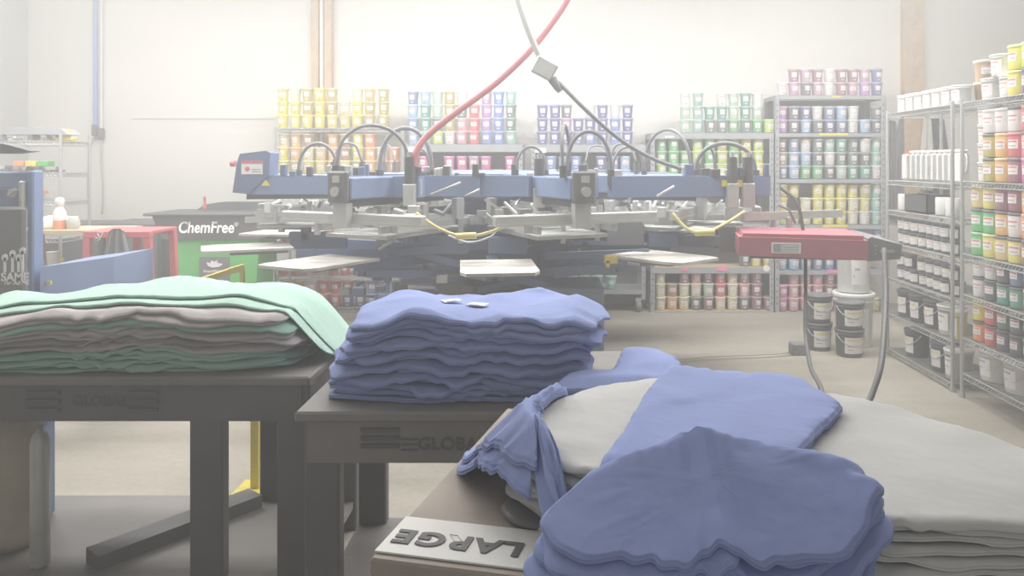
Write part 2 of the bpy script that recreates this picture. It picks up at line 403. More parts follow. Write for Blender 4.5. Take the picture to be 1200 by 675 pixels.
# side sheet + back panels
for t_,w_,zt_ in ((tE,(1038-908)/2*YF/F,zof(112.6)),(tD,(907-762)/2*YF/F,zof(156)),(tB,(613-474)/2*YF/F,zof(169.5)),(tC,(757-622)/2*YF/F,zof(169.8))):
    MB().box(-w_+.006,w_-.006,.425,.43,.16,zt_-.02).obj('back_panel',M_dgrey,t_)
def note(px0,px1,py0,py1,m,label,parent,nm='shelf_note',cat=None):
    p=XZ((px0+px1)/2,(py0+py1)/2,YF); w=(px1-px0)/2*YF/F; h=(py1-py0)/2*YF/F
    o=MB().box(-w,w,-.003,0,-h,h).obj(nm,m); o.location=(p[0],YF-.006,p[1])
    o.parent=parent; o.location=Vector(o.location)-parent.location
    o['label']=label
note(627,640,173.5,179,M_paper,'white paper shelf tag',tC); note(478,487,172,179,M_paper,'white shelf tag',tB)
note(779,790,159.5,161.5,M_paper,'white shelf strip',tD); note(960,994,156,159,M_yell,'yellow tape strip',tE)
note(964,993,263,266.5,M_yell,'yellow tape strip',tE); note(975,986,112.6,114.5,M_yell,'yellow shelf tape',tE)
note(840,852,311.5,317.5,M_pink,'pink paper note',tD); note(798,806,314,317.5,M_pink,'small pink note',tD); note(969,985,316,320,M_pink,'pink paper note',tE)
o=MB().cyl((0,-.003,0),(0,0,0),.032,20).obj('round_sticker',M_paper,tD); p=XZ(898,314.5,YF); o.location=(p[0]-tD.location.x,-.006,p[1])

# ------------------------------------------------------------------ wire racks
def wire_rack(label,x0,x1,y0,y1,ztop,levels,group='chrome wire racks',face='y',post_r=.0125):
    t=thing('wire_rack',label,'rack',((x0+x1)/2,(y0+y1)/2,0),0,group)
    w=(x1-x0)/2; d=(y1-y0)/2
    for sx in (-1,1):
        for sy in (-1,1):
            m=MB().cyl((sx*w,sy*d,.03),(sx*w,sy*d,ztop),post_r,12)
            z=.1
            while z<ztop-.03: m.cyl((sx*w,sy*d,z),(sx*w,sy*d,z+.006),post_r+.0012,12,0,caps=False); z+=.05
            m.cyl((sx*w,sy*d,0),(sx*w,sy*d,.03),.018,12)
            m.obj('post',M_chrome,t)
    for z in levels:
        m=MB(); a=w-.0; b=d-.0; r=.003
        for (p,q) in (((-a,-b),(a,-b)),((-a,b),(a,b)),((-a,-b),(-a,b)),((a,-b),(a,b))):
            for dz in (0,-.032): m.cyl((p[0],p[1],z+dz-.004),(q[0],q[1],z+dz-.004),.0042,6)
            L=math.dist(p,q); n=max(4,int(L/.034)); 
            for i in range(n):
                u0=i/n;u1=(i+1)/n; za,zb=(z-.004,z-.036) 
                m.cyl((p[0]+(q[0]-p[0])*u0,p[1]+(q[1]-p[1])*u0,za),(p[0]+(q[0]-p[0])*u1,p[1]+(q[1]-p[1])*u1,zb),.0036,5,caps=False)
        # deck wires
        if w<d:
            n=int(2*d/.026)
            for i in range(1,n): m.cyl((-a,-d+2*d*i/n,z-.004),(a,-d+2*d*i/n,z-.004),.0028,4,caps=False)
            for k in (-.5,0,.5): m.cyl((a*k,-d,z-.01),(a*k,d,z-.01),.0035,5,caps=False)
        else:
            n=int(2*w/.026)
            for i in range(1,n): m.cyl((-w+2*w*i/n,-b,z-.004),(-w+2*w*i/n,b,z-.004),.0028,4,caps=False)
            for k in (-.5,0,.5): m.cyl((-w,b*k,z-.01),(w,b*k,z-.01),.0035,5,caps=False)
        m.obj('wire_shelf',M_chrome,t)
        for sx in (-1,1):
            for sy in (-1,1): pass
    return t
xa,_=XZ(323,0,YF); xb,_=XZ(472,0,YF)
wire_rack('chrome wire rack carrying yellow and orange tubs behind the press',xa,xb,YF,YF+.42,zof(149),[zof(150.3),zof(203.5),zof(282),zof(322),zof(358.6)])
# right hand racks
RX=2.6; RX2=3.02
wire_rack('chrome wire rack with white buckets on top beside the tall grey shelving',RX,RX2,5.02,6.0,1.9,[1.88,1.36,1.13,.88,.607,.327,.053])
wire_rack('chrome wire rack of bright ink tubs nearest the shirts',RX,RX2,3.62,4.9,1.9,[1.88,1.38,.92,.66,.385,.16])
# left rack
LR=wire_rack('chrome wire rack of tools standing left of the white wall',-5.25,-4.15,6.45,6.85,1.74,[1.68,1.41,1.17,.86,.3])

# right racks: jars, buckets and tubs
M_jar=mat('black_jar',(104,104,108),.4,noise=.05); M_clear=mat('clear_plastic',(196,198,198),.35,noise=.04)
def pail(r,h,name='pail',mbody=None,mlid=None,lab=None,handle=False,lw=1.0,stripe=None):
    """returns list of (partname, meshdata)"""
    parts=[]
    body=MB().lathe([(0,0),(r*.86,0),(r*.9,.006),(r*.97,h*.82),(r*1.03,h*.83),(r*1.03,h*.87),(r*.98,h*.88),(r*.99,h*.93)],n=24).data(name,mbody)
    lid=MB().lathe([(r*1.04,h*.91),(r*1.07,h*.92),(r*1.07,h*.985),(r*1.0,h),(r*.9,h*.99),(r*.88,h*.975),(0,h*.975)],n=24).data('lid',mlid or mbody)
    parts.append(('lid',lid))
    if lab:
        m=MB(); n=8
        def band(z0,z1,f,mi,a0,a1):
            vs=[]
            for i in range(n+1):
                a=a0+(a1-a0)*i/n
                for z in (z0,z1):
                    rr=r*(.9+.07*(z/h)/.82)*f; vs.append((rr*math.cos(a),rr*math.sin(a),z))
            m.add(vs,[(2*i,2*i+2,2*i+3,2*i+1) for i in range(n)],mi,True)
        a0=-PI/2-lw;a1=-PI/2+lw
        band(h*.15,h*.74,1.012,0,a0,a1); band(h*.6,h*.66,1.016,1,a0+.2,a1-.3); band(h*.4,h*.44,1.016,2,a0+.2,a1-.5); band(h*.28,h*.31,1.016,2,a0+.2,a1-.9)
        parts.append(('paper_label',m.data('paper_label',[M_plabel,lab,M_plink])))
    if handle:
        m=MB().tube([(r*1.04*math.cos(a),-r*1.04*abs(math.sin(a))*.75-.012,h*.84-r*.95*math.sin(a)) for a in [PI*i/16 for i in range(17)]],.0035,6)
        parts.append(('handle',m.data('handle',M_silver)))
    return body,parts
def put_pail(P_,name,loc,label,cat,group,rz=0,sc=None):
    o=inst(P_[0],name,None,loc,rz,sc); tag(o,label,cat,group)
    for nm,d in P_[1]: inst(d,nm,o)
    return o
M_lr=mat('label_coral',(222,150,150)); M_ly=mat('label_yellow',(232,220,120)); M_lb=mat('label_blue',(150,170,220))
JAR=[pail(.046,.098,'ink_jar',M_jar,M_jar,l,lw=1.3) for l in (M_lr,M_ly,M_lb,M_plink)]
WP=pail(.082,.155,'white_bucket',M_white,M_white,M_lr,lw=.9)
BP=pail(.088,.2,'black_bucket',M_jar,M_jar,M_ly,handle=True,lw=.8)
CP=pail(.088,.2,'clear_bucket',M_clear,M_white,M_plink,lw=.8)
YP=pail(.05,.19,'yellow_tub',mat('pale_yellow_plastic',(226,220,140)),M_white,M_ly,lw=.8)
W5=pail(.125,.25,'white_bucket',M_white,M_white,M_lb,handle=False,lw=.5)
W2=pail(.105,.2,'white_bucket',M_white,M_white,M_lb,handle=True,lw=.6)
FR=-PI/2  # turn so that labels face the aisle
def ys(y0,y1,n): return [y0+(y1-y0)*i/(n-1) for i in range(n)]
XJ=RX+.07
for lv,z,nr,nm in ((0,.88,2,'third'),(1,.607,2,'fourth')):
    for r_ in range(nr):
        ylist=ys(5.88,5.1,8)
        for i,y in enumerate(ylist):
            if lv==1 and r_==1 and i==2: continue
            put_pail(JAR[random.randrange(4)],'ink_jar',(XJ+random.uniform(-.008,.01),y,z+.002+r_*.1),'black ink jar, %s from far end, %s row of the %s shelf'%(ORD[i],['lower','upper'][r_],['upper jar','lower jar'][lv]),'jar','ink jars on the white bucket rack',FR)
for i,y in enumerate((5.86,5.66,5.44)):
    put_pail(BP,'black_bucket',(RX+.11,y,.329),'gallon black bucket with big white label, %s from far end of its rack shelf'%ORD[i],'bucket','black gallon buckets on the rack',FR)
put_pail(CP,'clear_bucket',(RX+.11,5.24,.329),'translucent grey bucket beside the black gallon buckets','bucket',None,FR)
put_pail(YP,'yellow_tub',(RX+.08,5.09,.329),'tall pale yellow tub at the near end of the black bucket shelf','tub',None,FR)
for i,(y,xx) in enumerate(((5.74,.11),(5.5,.2),(5.34,.11))):
    put_pail(BP,'black_bucket',(RX+xx,y,.055),'black bucket with white label, %s along the bottom rack shelf'%ORD[i],'bucket','black buckets on the bottom rack shelf',FR)
put_pail(CP,'clear_bucket',(RX+.1,5.13,.055),'translucent grey bucket at the near end of the bottom rack shelf','bucket',None,FR)
for i,y in enumerate(ys(5.9,5.1,7)):
    put_pail(WP,'white_bucket',(RX+.1,y,1.882),'white bucket with coral label, %s from far end on top of rack'%ORD[i],'bucket','white buckets on top of the rack',FR,(.76,.76,.82))
tub('b',(RX+.24,5.08,1.882),'brown ink tub underneath another brown tub, behind the white buckets','brown tubs on the rack',1.1)
tub('b',(RX+.24,5.08,1.882+.145),'topmost brown ink tub, above the row of white buckets','brown tubs on the rack',1.1)
# white jugs in a row on the second shelf
def jug():
    m=MB().box(-.03,.03,-.09,.09,0,.2,bev=.014).box(-.022,.022,-.085,-.02,.2,.225,bev=.01)
    return m.data('white_jug',M_white)
DJ=jug(); DC=MB().cyl((0,.04,.2),(0,.04,.225),.018,12).data('cap',M_redp); DH=MB().tube(crom([(0,-.086,.19),(0,-.105,.16),(0,-.105,.1),(0,-.086,.07)],5),.007,6).data('handle',M_white)
for i,y in enumerate(ys(5.86,5.14,10)):
    o=inst(DJ,'white_jug',None,(RX+.11,y,1.362),FR+PI/2*0+0,None); o.rotation_euler=(0,0,PI/2+PI/2*0+PI*0)
    o.rotation_euler=(0,0,-PI/2+PI/2); tag(o,'slim white plastic jug, %s from far end of the jug row'%ORD[i],'jug','white jugs in a row on the rack')
    o.rotation_euler=(0,0,0); o.rotation_euler=(0,0,PI/2); inst(DC,'cap',o); inst(DH,'handle',o)
    o.rotation_euler=(0,0,-PI/2*0); o.scale=(1,.9,1)
# stack of white tubs by the middle post
for i in range(4):
    o=put_pail(WP,'white_tub',(RX+.1,4.78,1.382+i*.118),'white lidded tub, %s up in the stack beside the middle rack post'%ORD[i],'tub','stacked white tubs beside the rack post',FR,(.72,.72,.76))
# hanging dark aprons behind the rack
AP=mat('dark_apron_cloth',(142,142,148),.9,noise=.08,scale=6); LT=mat('light_cloth',(222,220,212),.9,noise=.04)
def hanging(name,label,x,y,w,z0,z1,m,folds=5,ph=0,cat='apron'):
    mb=MB(); n=40; k=14; vs=[]
    for side in (0,1):
        for j in range(k+1):
            v=j/k; z=z1+(z0-z1)*v
            for i in range(n+1):
                u=i/n; hw=w*(.55+.45*min(1,v*2.2))/2
                yy=.025*math.sin(u*folds*2*PI+ph+v*1.2)*(.4+.6*v)
                vs.append((( u*2-1)*hw, yy+(.006 if side else 0), z+.02*math.cos((u-.5)*PI)*(1-v)))
    N=(n+1)*(k+1); fs=[]
    for j in range(k):
        for i in range(n):
            a=j*(n+1)+i; fs.append((a,a+1,a+n+2,a+n+1)); fs.append((N+a,N+a+n+1,N+a+n+2,N+a+1))
    for j in range(k):
        for i in (0,n):
            a=j*(n+1)+i; fs.append((a,a+n+1,N+a+n+1,N+a))
    for i in range(n): fs.append((i,i+1,N+i+1,N+i)); a=k*(n+1)+i; fs.append((a,a+1,N+a+1,N+a))
    mb.add(vs,fs,0,True); o=mb.obj(name,m); o.location=(x,y,0); return tag(o,label,cat)
hanging('hanging_apron','dark grey apron hung on the white wall behind the wire rack',XZ(1078,0,7.9)[0],YB-.05,.4,.9,1.95,AP)
hanging('hanging_apron','darker folded apron hung beside the pale towel behind the rack',XZ(1110,0,7.9)[0],YB-.05,.3,1.0,1.95,M_blk2,4,1.)
hanging('hanging_towel','pale cloth hanging between the two dark aprons',XZ(1095,0,7.9)[0],YB-.13,.14,1.2,1.98,LT,2,.5,'towel')
hanging('hanging_jacket','long grey jacket hung against the wall beside the tall grey shelving',XZ(1056,0,7.9)[0],YB-.05,.18,.9,1.92,AP,3,2,'jacket')
# items on the 1.13 shelf
t=thing('storage_bin','black mesh bin below the row of white jugs','bin',(RX+.14,5.62,1.132))
MB().box(-.1,.1,-.17,.17,0,.01).box(-.1,-.09,-.17,.17,0,.13).box(.09,.1,-.17,.17,0,.13).box(-.1,.1,-.17,-.16,0,.13).box(-.1,.1,.16,.17,0,.13).obj('bin_shell',M_blk2,t)
MB().cyl((.0,-.17,.135),(0,.17,.135),.006).obj('rim_bar',M_dgrey,t)
def roll(x,y,z,label):
    o=MB().lathe([(.02,0),(.055,0),(.058,.004),(.058,.12),(.055,.124),(.02,.124),(.02,0)],n=22).obj('paper_roll',M_paper); o.location=(x,y,z); return tag(o,label,'paper roll','paper rolls on the rack')
roll(RX+.1,5.9,1.132,'white paper roll at the far end beside the black bin'); roll(RX+.1,5.32,1.132,'white paper roll just in front of the black bin'); roll(RX+.1,5.18,1.132,'white paper roll against the near post, under the jugs')
# second rack
CR=.062; CH=.142
D_can={}; D_cl=MB().lathe([(CR*1.0,CH*.87),(CR*1.05,CH*.88),(CR*1.05,CH*.985),(CR*1.0,CH),(CR*.95,CH*.985),(0,CH*.985)],n=22).data('lid',M_dgrey)
def canlab():
    m=MB()
    for z0,z1,w_,f,mi_ in ((.34,.7,.6,1.01,0),(.6,.66,.5,1.016,1),(.44,.48,.4,1.016,2)):
        vs=[]
        for i in range(7):
            a=-PI/2-w_+2*w_*i/6
            for z in (z0*CH,z1*CH): vs.append((CR*f*math.cos(a),CR*f*math.sin(a),z))
        m.add(vs,[(2*i,2*i+2,2*i+3,2*i+1) for i in range(6)],mi_,True)
    return m.data('paper_label',[M_plabel,M_plred,M_plink])
D_cb=canlab()
def canister(k,loc,label,sc=1.,rz=0):
    if k not in D_can: D_can[k]=MB().lathe([(0,0),(CR*.93,0),(CR*.97,.005),(CR*.99,CH*.4),(CR,CH*.88)],n=22).data('ink_canister',D_body[k].materials[0])
    o=inst(D_can[k],'ink_canister',None,loc,rz+random.uniform(-.15,.15),(sc,sc,sc)); tag(o,label,'canister','ink canisters on the near wire rack')
    inst(D_cl if random.random()<.7 else D_lid_c(k),'lid',o); inst(D_cb,'paper_label',o)
_dl={}
def D_lid_c(k):
    if k not in _dl:
        c=D_cl.copy(); c.materials.clear(); c.materials.append(D_lid[k].materials[0]); _dl[k]=c
    return _dl[k]
def rrow(cols,z,nm,y0=4.8,step=.13,x=RX+.075,sc=1.12):
    n=0
    for i,k in enumerate(cols):
        if k=='.': continue
        n+=1
        canister(k,(x,y0-i*step,z+.002),'%s ink canister, %s from middle post, near rack %s'%(PAL[k][1],ORD[n-1],nm),sc/1.12,FR+.25)
rrow('...YNBKrB',1.88,'lower row on top',sc=1.12); rrow('...YlBrBn',1.88+.147,'upper row on top',sc=1.12)
for i in range(2):
    put_pail(WP,'white_bucket',(RX+.1,4.72-.19*i,1.882),'white bucket on top of the near rack, %s from middle post'%ORD[i],'bucket','white buckets on the near rack',FR,(.85,.85,.85))
put_pail(WP,'white_bucket',(RX+.1,4.62,2.015),'white bucket stacked on two others on the near rack','bucket','white buckets on the near rack',FR,(.85,.85,.85))
rrow('.onmMBdrp',1.38,'lowest row under top shelf'); rrow('.onrpBBnr',1.38+.147,'second row under top shelf'); rrow('.wwwrrpwr',1.38+.294,'upper row under top shelf')
rrow('GyeymkTOr',.92,'middle shelf lowest row'); rrow('GGnwOsNrY',.92+.147,'middle shelf second row'); rrow('eymmnybnp',.92+.294,'middle shelf upper row')
rrow('wKTTOvkrN',.66,'third shelf lower row',sc=.96); rrow('wwKdmpmrT',.66+.127,'third shelf upper row',sc=.96)
rrow('OrKKkKNkK',.385,'fourth shelf lower row',sc=.96); rrow('YrkKKKkNK',.385+.127,'fourth shelf upper row',sc=.96)
for i,y in enumerate((4.72,4.46,4.2,3.95)):
    put_pail(W2,'white_bucket',(RX+.125,y,.162),'large white bucket on the near rack bottom shelf, %s from post'%ORD[i],'bucket','large white buckets on the near rack',FR,(1,1,.93))
# floor buckets
put_pail(W5,'white_bucket',(2.46,6.32,0),'large white bucket on the concrete floor, bottom of the white stack','bucket','stacked white floor buckets',0,(1.25,1.25,1.75))
put_pail(W5,'white_bucket',(2.46,6.32,.44),'large white bucket on top of another, behind the red dryer','bucket','stacked white floor buckets',0,(1.1,1.1,1.85))
def floorpail(x,y,z,label,s):
    return put_pail(BP,'black_bucket',(x,y,z),label,'bucket','black floor buckets',.1,s)
floorpail(2.29,5.97,0,'black bucket on the floor, bottom of the front pair',(1.2,1.2,1.05)); floorpail(2.29,5.97,.212,'black bucket on top of the front pair on the floor',(1.2,1.2,1.05))
floorpail(2.12,6.17,0,'black bucket on the floor behind the front pair, lower of two',(1.15,1.15,1.1)); floorpail(2.12,6.17,.222,'black bucket behind the front pair, upper of two',(1.15,1.15,1.1))

# ------------------------------------------------------------- printing press
PC=Vector((-.5,5.7,0))
press=thing('screen_printing_press','big blue rotary screen printing press with many arms and grey pallets','printing press',PC)
def ang(a): r=math.radians(a); return Vector((-math.sin(r),-math.cos(r),0))  # 0 = towards camera, + = to the left
MB().lathe([(.62,0),(.62,.06),(.5,.1),(.4,.14),(.36,.55),(.42,.6),(.42,.68)],n=10,smooth=False).obj('base',M_blk2,press)
MB().lathe([(.3,.68),(.55,.74),(.62,.80),(.62,.98),(.5,1.03),(.2,1.06)],n=12,smooth=False).obj('index_hub',M_dblue,press)
MB().lathe([(.17,1.0),(.17,1.22),(.5,1.25),(.56,1.27),(.56,1.42),(.5,1.435),(0,1.435)],n=16,smooth=False).obj('head_hub',M_blue,press)
# lower carousel with pallets
for i in range(10):
    a=-7+36*i; d=ang(a); s=Vector((d.y,-d.x,0))
    m=MB()
    m.bar(d*.5+Vector((0,0,.86)),d*1.35+Vector((0,0,.885)),.07,.06)
    m.bar(d*.45+s*.16+Vector((0,0,.74)),d*1.3+s*.03+Vector((0,0,.84)),.04,.045)
    m.bar(d*.45-s*.16+Vector((0,0,.74)),d*1.3-s*.03+Vector((0,0,.84)),.04,.045)
    arm=m.obj('pallet_arm',M_dblue,press)
    b2=MB(); T=Matrix.Translation(d*1.66+Vector((0,0,0)))@Matrix.Rotation(math.atan2(-d.x,d.y)+0,4,'Z'); b2.T=T
    # local +y points outwards
    poly=[(-.2,-.27),(.2,-.27),(.2,.2),(.17,.27),(-.17,.27),(-.2,.2)]
    b2.prism(poly,.016,'z',.936); b2.obj('pallet',M_pallet,arm)
    b3=MB(); b3.T=T; b3.box(-.07,.07,-.25,.1,.905,.936).box(-.18,.18,-.2,-.17,.918,.936).box(-.18,.18,.04,.07,.918,.936).obj('pallet_bracket',M_dgrey,arm)
# wide V plates on the hub
for a in (-25,11,47,-61,83,-97):
    d=ang(a); s=Vector((d.y,-d.x,0)); m=MB()
    m.bar(d*.62-s*.19+Vector((0,0,1.02)),d*.62+s*.19+Vector((0,0,1.02)),.02,.16)
    m.cyl(d*.63+Vector((0,0,1.03)),d*.67+Vector((0,0,1.03)),.03,12,1)
    m.obj('index_plate',[M_dblue,M_silver],press)
# print heads
heads=[(76,1.70,1.90),(27,1.55,1.6),(-25,1.55,1.6),(-66,1.62,1.7),(-84,1.95,1.95),(122,1.7,1.7),(160,1.6,1.6),(-122,1.7,1.7),(-160,1.6,1.6)]
for hi,(a,L,Lr) in enumerate(heads):
    d=ang(a); s=Vector((d.y,-d.x,0)); T=Matrix.Rotation(math.atan2(-d.x,d.y),4,'Z')
    front=a in (27,-25,-66)
    m=MB(); m.T=T; m.box(-.075,.075,.3,L,1.29,1.415,bev=.008).box(-.09,.09,.3,.8,1.28,1.425,bev=.008)
    hd=m.obj('print_head_beam',M_blue,press)
    # squeegee carriage, rails, screen clamps
    m=MB(); m.T=T
    for sx in (-1,1):
        m.box(sx*.24-.012,sx*.24+.012,.55,L-.05,1.10,1.14); m.box(sx*.24-.02,sx*.24+.02,.7,.78,1.14,1.27)
        m.box(sx*.27-.03,sx*.27+.03,L-.25,L-.13,1.1,1.19)
    m.box(-.34,.34,.55,.6,1.09,1.15)
    m.obj('screen_rail',M_silver,hd)
    m=MB(); m.T=T; m.box(-.52,.50,L-.10,L-.04,1.15,1.21,bev=.006); m.box(-.52,.50,L-.04,L-.032,1.15,1.165)
    if a in (76,): m=MB(); m.T=T; m.box(-.25,.25,L-.3,L-.25,1.09,1.13)
    m.obj('front_clamp_bar',M_silver,hd)
    m=MB(); m.T=T; m.box(-.23,.23,.62,L-.12,1.06,1.085,bev=.004); m.box(-.2,.2,.65,L-.15,1.084,1.087,1)
    m.obj('screen_frame',[M_silver,mat('screen_mesh',(190,192,190),.6)],hd)
    rnd=random.Random(hi*13+3)
    for k in range(26):
        m=MB(); m.T=T
        xx=rnd.uniform(-.3,.3); yy=rnd.uniform(.75,L-.08); r_=rnd.uniform(.012,.028); zz=rnd.uniform(1.15,1.2); mm=rnd.choice((0,0,1,2))
        if k%3==0: m.cyl((xx-.03,yy,zz+.02),(xx+.04,yy+rnd.uniform(-.04,.04),zz+.04),r_*.7,8,mm)
        elif k%3==1: m.box(xx-r_*1.6,xx+r_*1.6,yy-r_,yy+r_,zz-.02,zz+.05,mm,bev=.004)
        else: m.bar((xx,yy,zz),(xx+rnd.uniform(-.12,.12),yy+rnd.uniform(-.1,.1),zz+rnd.uniform(.0,.09)),.014,.014,mm)
        m.obj('carriage_fitting',[M_silver,M_dgrey,M_white],hd)
    m=MB(); m.T=T; m.box(-.04,.04,1.04,1.065,1.14,1.22,1)
    m.box(-.2,.2,1.0,1.05,1.15,1.24,0); m.box(-.18,.18,1.06,1.075,1.10,1.2,2)
    m.obj('squeegee_carriage',[M_silver,M_dgrey,M_white],hd)
    m=MB(); m.T=T; m.box(-.035,.035,.6,L-.03,1.245,1.289)
    m.obj('guide_track',M_blk2,hd)
    if front:
        e=MB(); e.T=T; e.box(-.07,.07,L,L+.035,1.27,1.45,bev=.01); eo=e.obj('end_bracket',M_black,hd)
        e=MB(); e.T=T; e.box(-.026,.026,L+.035,L+.039,1.385,1.425).cyl((0,L+.035,1.335),(0,L+.055,1.335),.028,18); e.obj('dial',M_silver,eo)
        e=MB(); e.T=T; e.box(-.05,.05,L-.04,L+.01,1.13,1.27); e.obj('chopper_block',M_silver,hd)
        # air hose loop
        q=crom([(-.13,L-.45,1.42),(-.12,L-.42,1.6),(-.06,L-.33,1.7),(.02,L-.2,1.71),(.08,L-.1,1.62),(.09,L-.06,1.45)],8)
        e=MB(); e.T=T; e.tube(q,.011,8); e.cyl((-.13,L-.45,1.41),(-.13,L-.45,1.5),.022,10,1).cyl((.09,L-.06,1.41),(.09,L-.06,1.48),.022,10,1); e.obj('air_hose',[M_hose,M_blk2],hd)
    elif hi in (0,4,5,7):
        e=MB(); e.T=T; e.cyl((-.03,.9,1.41),(-.03,.9,1.5),.022,10,1).cyl((.05,1.1,1.41),(.05,1.1,1.5),.022,10,1)
        e.tube(crom([(-.03,.9,1.5),(-.03,.95,1.62),(.02,1.05,1.62),(.05,1.1,1.5)],6),.009,6); e.obj('air_hose',[M_hose,M_blk2],hd)
# upright pneumatic cylinders on the beams (px, py range)
def cyl_at(px,Y,z0,z1,z2,r):
    x=(px-CX)*Y/F
    m=MB(); m.cyl((x-PC.x,Y-PC.y,z1),(x-PC.x,Y-PC.y,z2),r,14,0).box(x-PC.x-r*1.15,x-PC.x+r*1.15,Y-PC.y-r*1.15,Y-PC.y+r*1.15,z0,z1,1,bev=.004).cyl((x-PC.x,Y-PC.y,z2),(x-PC.x,Y-PC.y,z2+.03),r*.5,10,1)
    m.obj('air_cylinder',[M_blk2,M_silver],press)
cyl_at(480,4.55,1.24,1.37,1.53,.03); cyl_at(632,4.75,1.22,1.34,1.52,.033); cyl_at(858,4.72,1.22,1.37,1.53,.03); cyl_at(876,4.76,1.22,1.37,1.53,.033); cyl_at(490,4.62,1.3,1.4,1.47,.02)
# left end control box of the outermost beam
e=MB(); x0=P(276,0,5.1).x-PC.x; yy=5.1-PC.y
pl=[(x0,1.3),(x0+.1,1.29),(x0+.24,1.415),(x0+.25,1.56),(x0+.22,1.575),(x0+.05,1.555),(x0+.03,1.5)]
e.prism(pl,.16,'y',yy-.05); cb=e.obj('control_box',M_dblue,press); cb['label']='blue control box with warning sticker'
e=MB(); e.box(x0+.06,x0+.2,yy-.054,yy-.05,1.42,1.51,0).box(x0+.06,x0+.2,yy-.0555,yy-.054,1.49,1.51,1).cyl((x0+.1,yy-.0555,1.455),(x0+.1,yy-.054,1.455),.016,12,1).box(x0+.13,x0+.19,yy-.0555,yy-.054,1.45,1.455,2).box(x0+.13,x0+.19,yy-.0555,yy-.054,1.435,1.44,2); e.obj('warning_sticker',[M_paper,M_redp,M_plink],cb)
e=MB(); e.prism([(x0+.19,1.345),(x0+.25,1.345),(x0+.22,1.385)],.003,'y',yy-.054); e.obj('hazard_triangle',M_yell,cb)
e=MB(); e.cyl((x0-.01,yy+.02,1.49),(x0-.04,yy+.02,1.49),.02,12); e.obj('red_button',M_redp,cb)
e=MB(); e.bar((x0+.12,yy+.03,1.35),(P(395,0,5.1).x-PC.x,yy+.03,1.35),.13,.125); e.obj('outer_beam',M_blue,press)
# tangential beams joining the heads, seen as the continuous blue band
for (p0,p1,Y0,Y1) in ((398,490,4.62,4.5),(490,560,4.66,4.72),(562,622,4.74,4.62),(640,700,4.62,4.5),(716,850,4.5,4.66),(850,905,4.70,4.78)):
    e=MB(); a=P(p0,0,Y0)-PC; b_=P(p1,0,Y1)-PC
    e.bar((a.x,Y0-PC.y+.12,1.352),(b_.x,Y1-PC.y+.12,1.352),.09,.128); e.obj('cross_beam',M_blue,press)
e=MB(); p=P(673,215,4.62); e.box(p.x-PC.x-.035,p.x-PC.x+.035,4.62-PC.y-.0,4.62-PC.y+.02,1.345,1.395); e.obj('yellow_sticker',M_yell,press)
for px in (850,868):
    e=MB(); p=P(px,214,4.7); e.box(p.x-PC.x-.016,p.x-PC.x+.016,4.7-PC.y+.02,4.7-PC.y+.04,1.35,1.39); e.obj('yellow_sticker',M_yell,press)
# long aluminium front rails as in the photo
for (p0,y0,Y0,p1,y1,Y1,h) in ((870,254,4.75,985,250,5.2,.05),(560,250,5.0,616,250,4.9,.04),(330,245,5.5,400,245,5.3,.04)):
    a=P(p0,y0,Y0)-PC; b_=P(p1,y1,Y1)-PC; e=MB(); e.bar(a,b_,.035,h,0); q=(a+b_)/2; e.bar(a+Vector((0,-.019,h*.2)),b_+Vector((0,-.019,h*.2)),.004,.01,0)
    ro=e.obj('front_rail',M_silver,press)
# uprights that carry the rails
for px,py0,py1,Y in ((540,256,285,4.9),(455,256,283,4.9),(660,258,285,4.6),(700,258,282,4.6),(330,255,272,5.2),(905,255,272,4.9),(925,255,270,4.9),(372,255,275,5.1)):
    a=P(px,py0,Y)-PC; b_=P(px,py1,Y)-PC; e=MB(); e.bar(a,b_,.03,.045); e.obj('rail_bracket',M_silver,press)
# slung yellow air lines
for pts in ([(488,250,4.25),(515,268,4.2),(545,277,4.15),(580,270,4.2),(606,255,4.2)],[(788,250,4.45),(805,268,4.4),(825,273,4.4),(850,262,4.5),(872,248,4.6)],[(405,212,4.6),(415,228,4.55),(420,244,4.5)]):
    e=MB(); e.tube(crom([P(*q)-PC for q in pts],8),.009,6)
    if len(pts)==5:
        q=P(*pts[2])-PC; e.cyl(q+Vector((-.05,0,0)),q+Vector((.06,0,.005)),.018,8)
    e.obj('yellow_air_line',M_ycable,press)
e=MB(); e.tube(crom([P(q[0],q[1],4.5)-PC for q in [(570,250),(582,262),(577,276),(550,284),(525,276)]],8),.006,6); e.obj('grey_air_line',M_silver,press)
# lots of levers, hoses
for i,pts in enumerate(([(540,214),(520,222),(505,228)],[(790,218),(770,230)],[(545,230),(562,222)],[(912,240),(925,246),(932,262)],[(455,232),(480,246),(490,240)],[(735,236),(745,226),(757,221)])):
    e=MB(); e.tube([P(q[0],q[1],4.45+.05*i)-PC for q in pts],.008,6); e.obj('lever',[M_silver,M_white,M_silver,M_dgrey,M_dgrey,M_white][i],press)
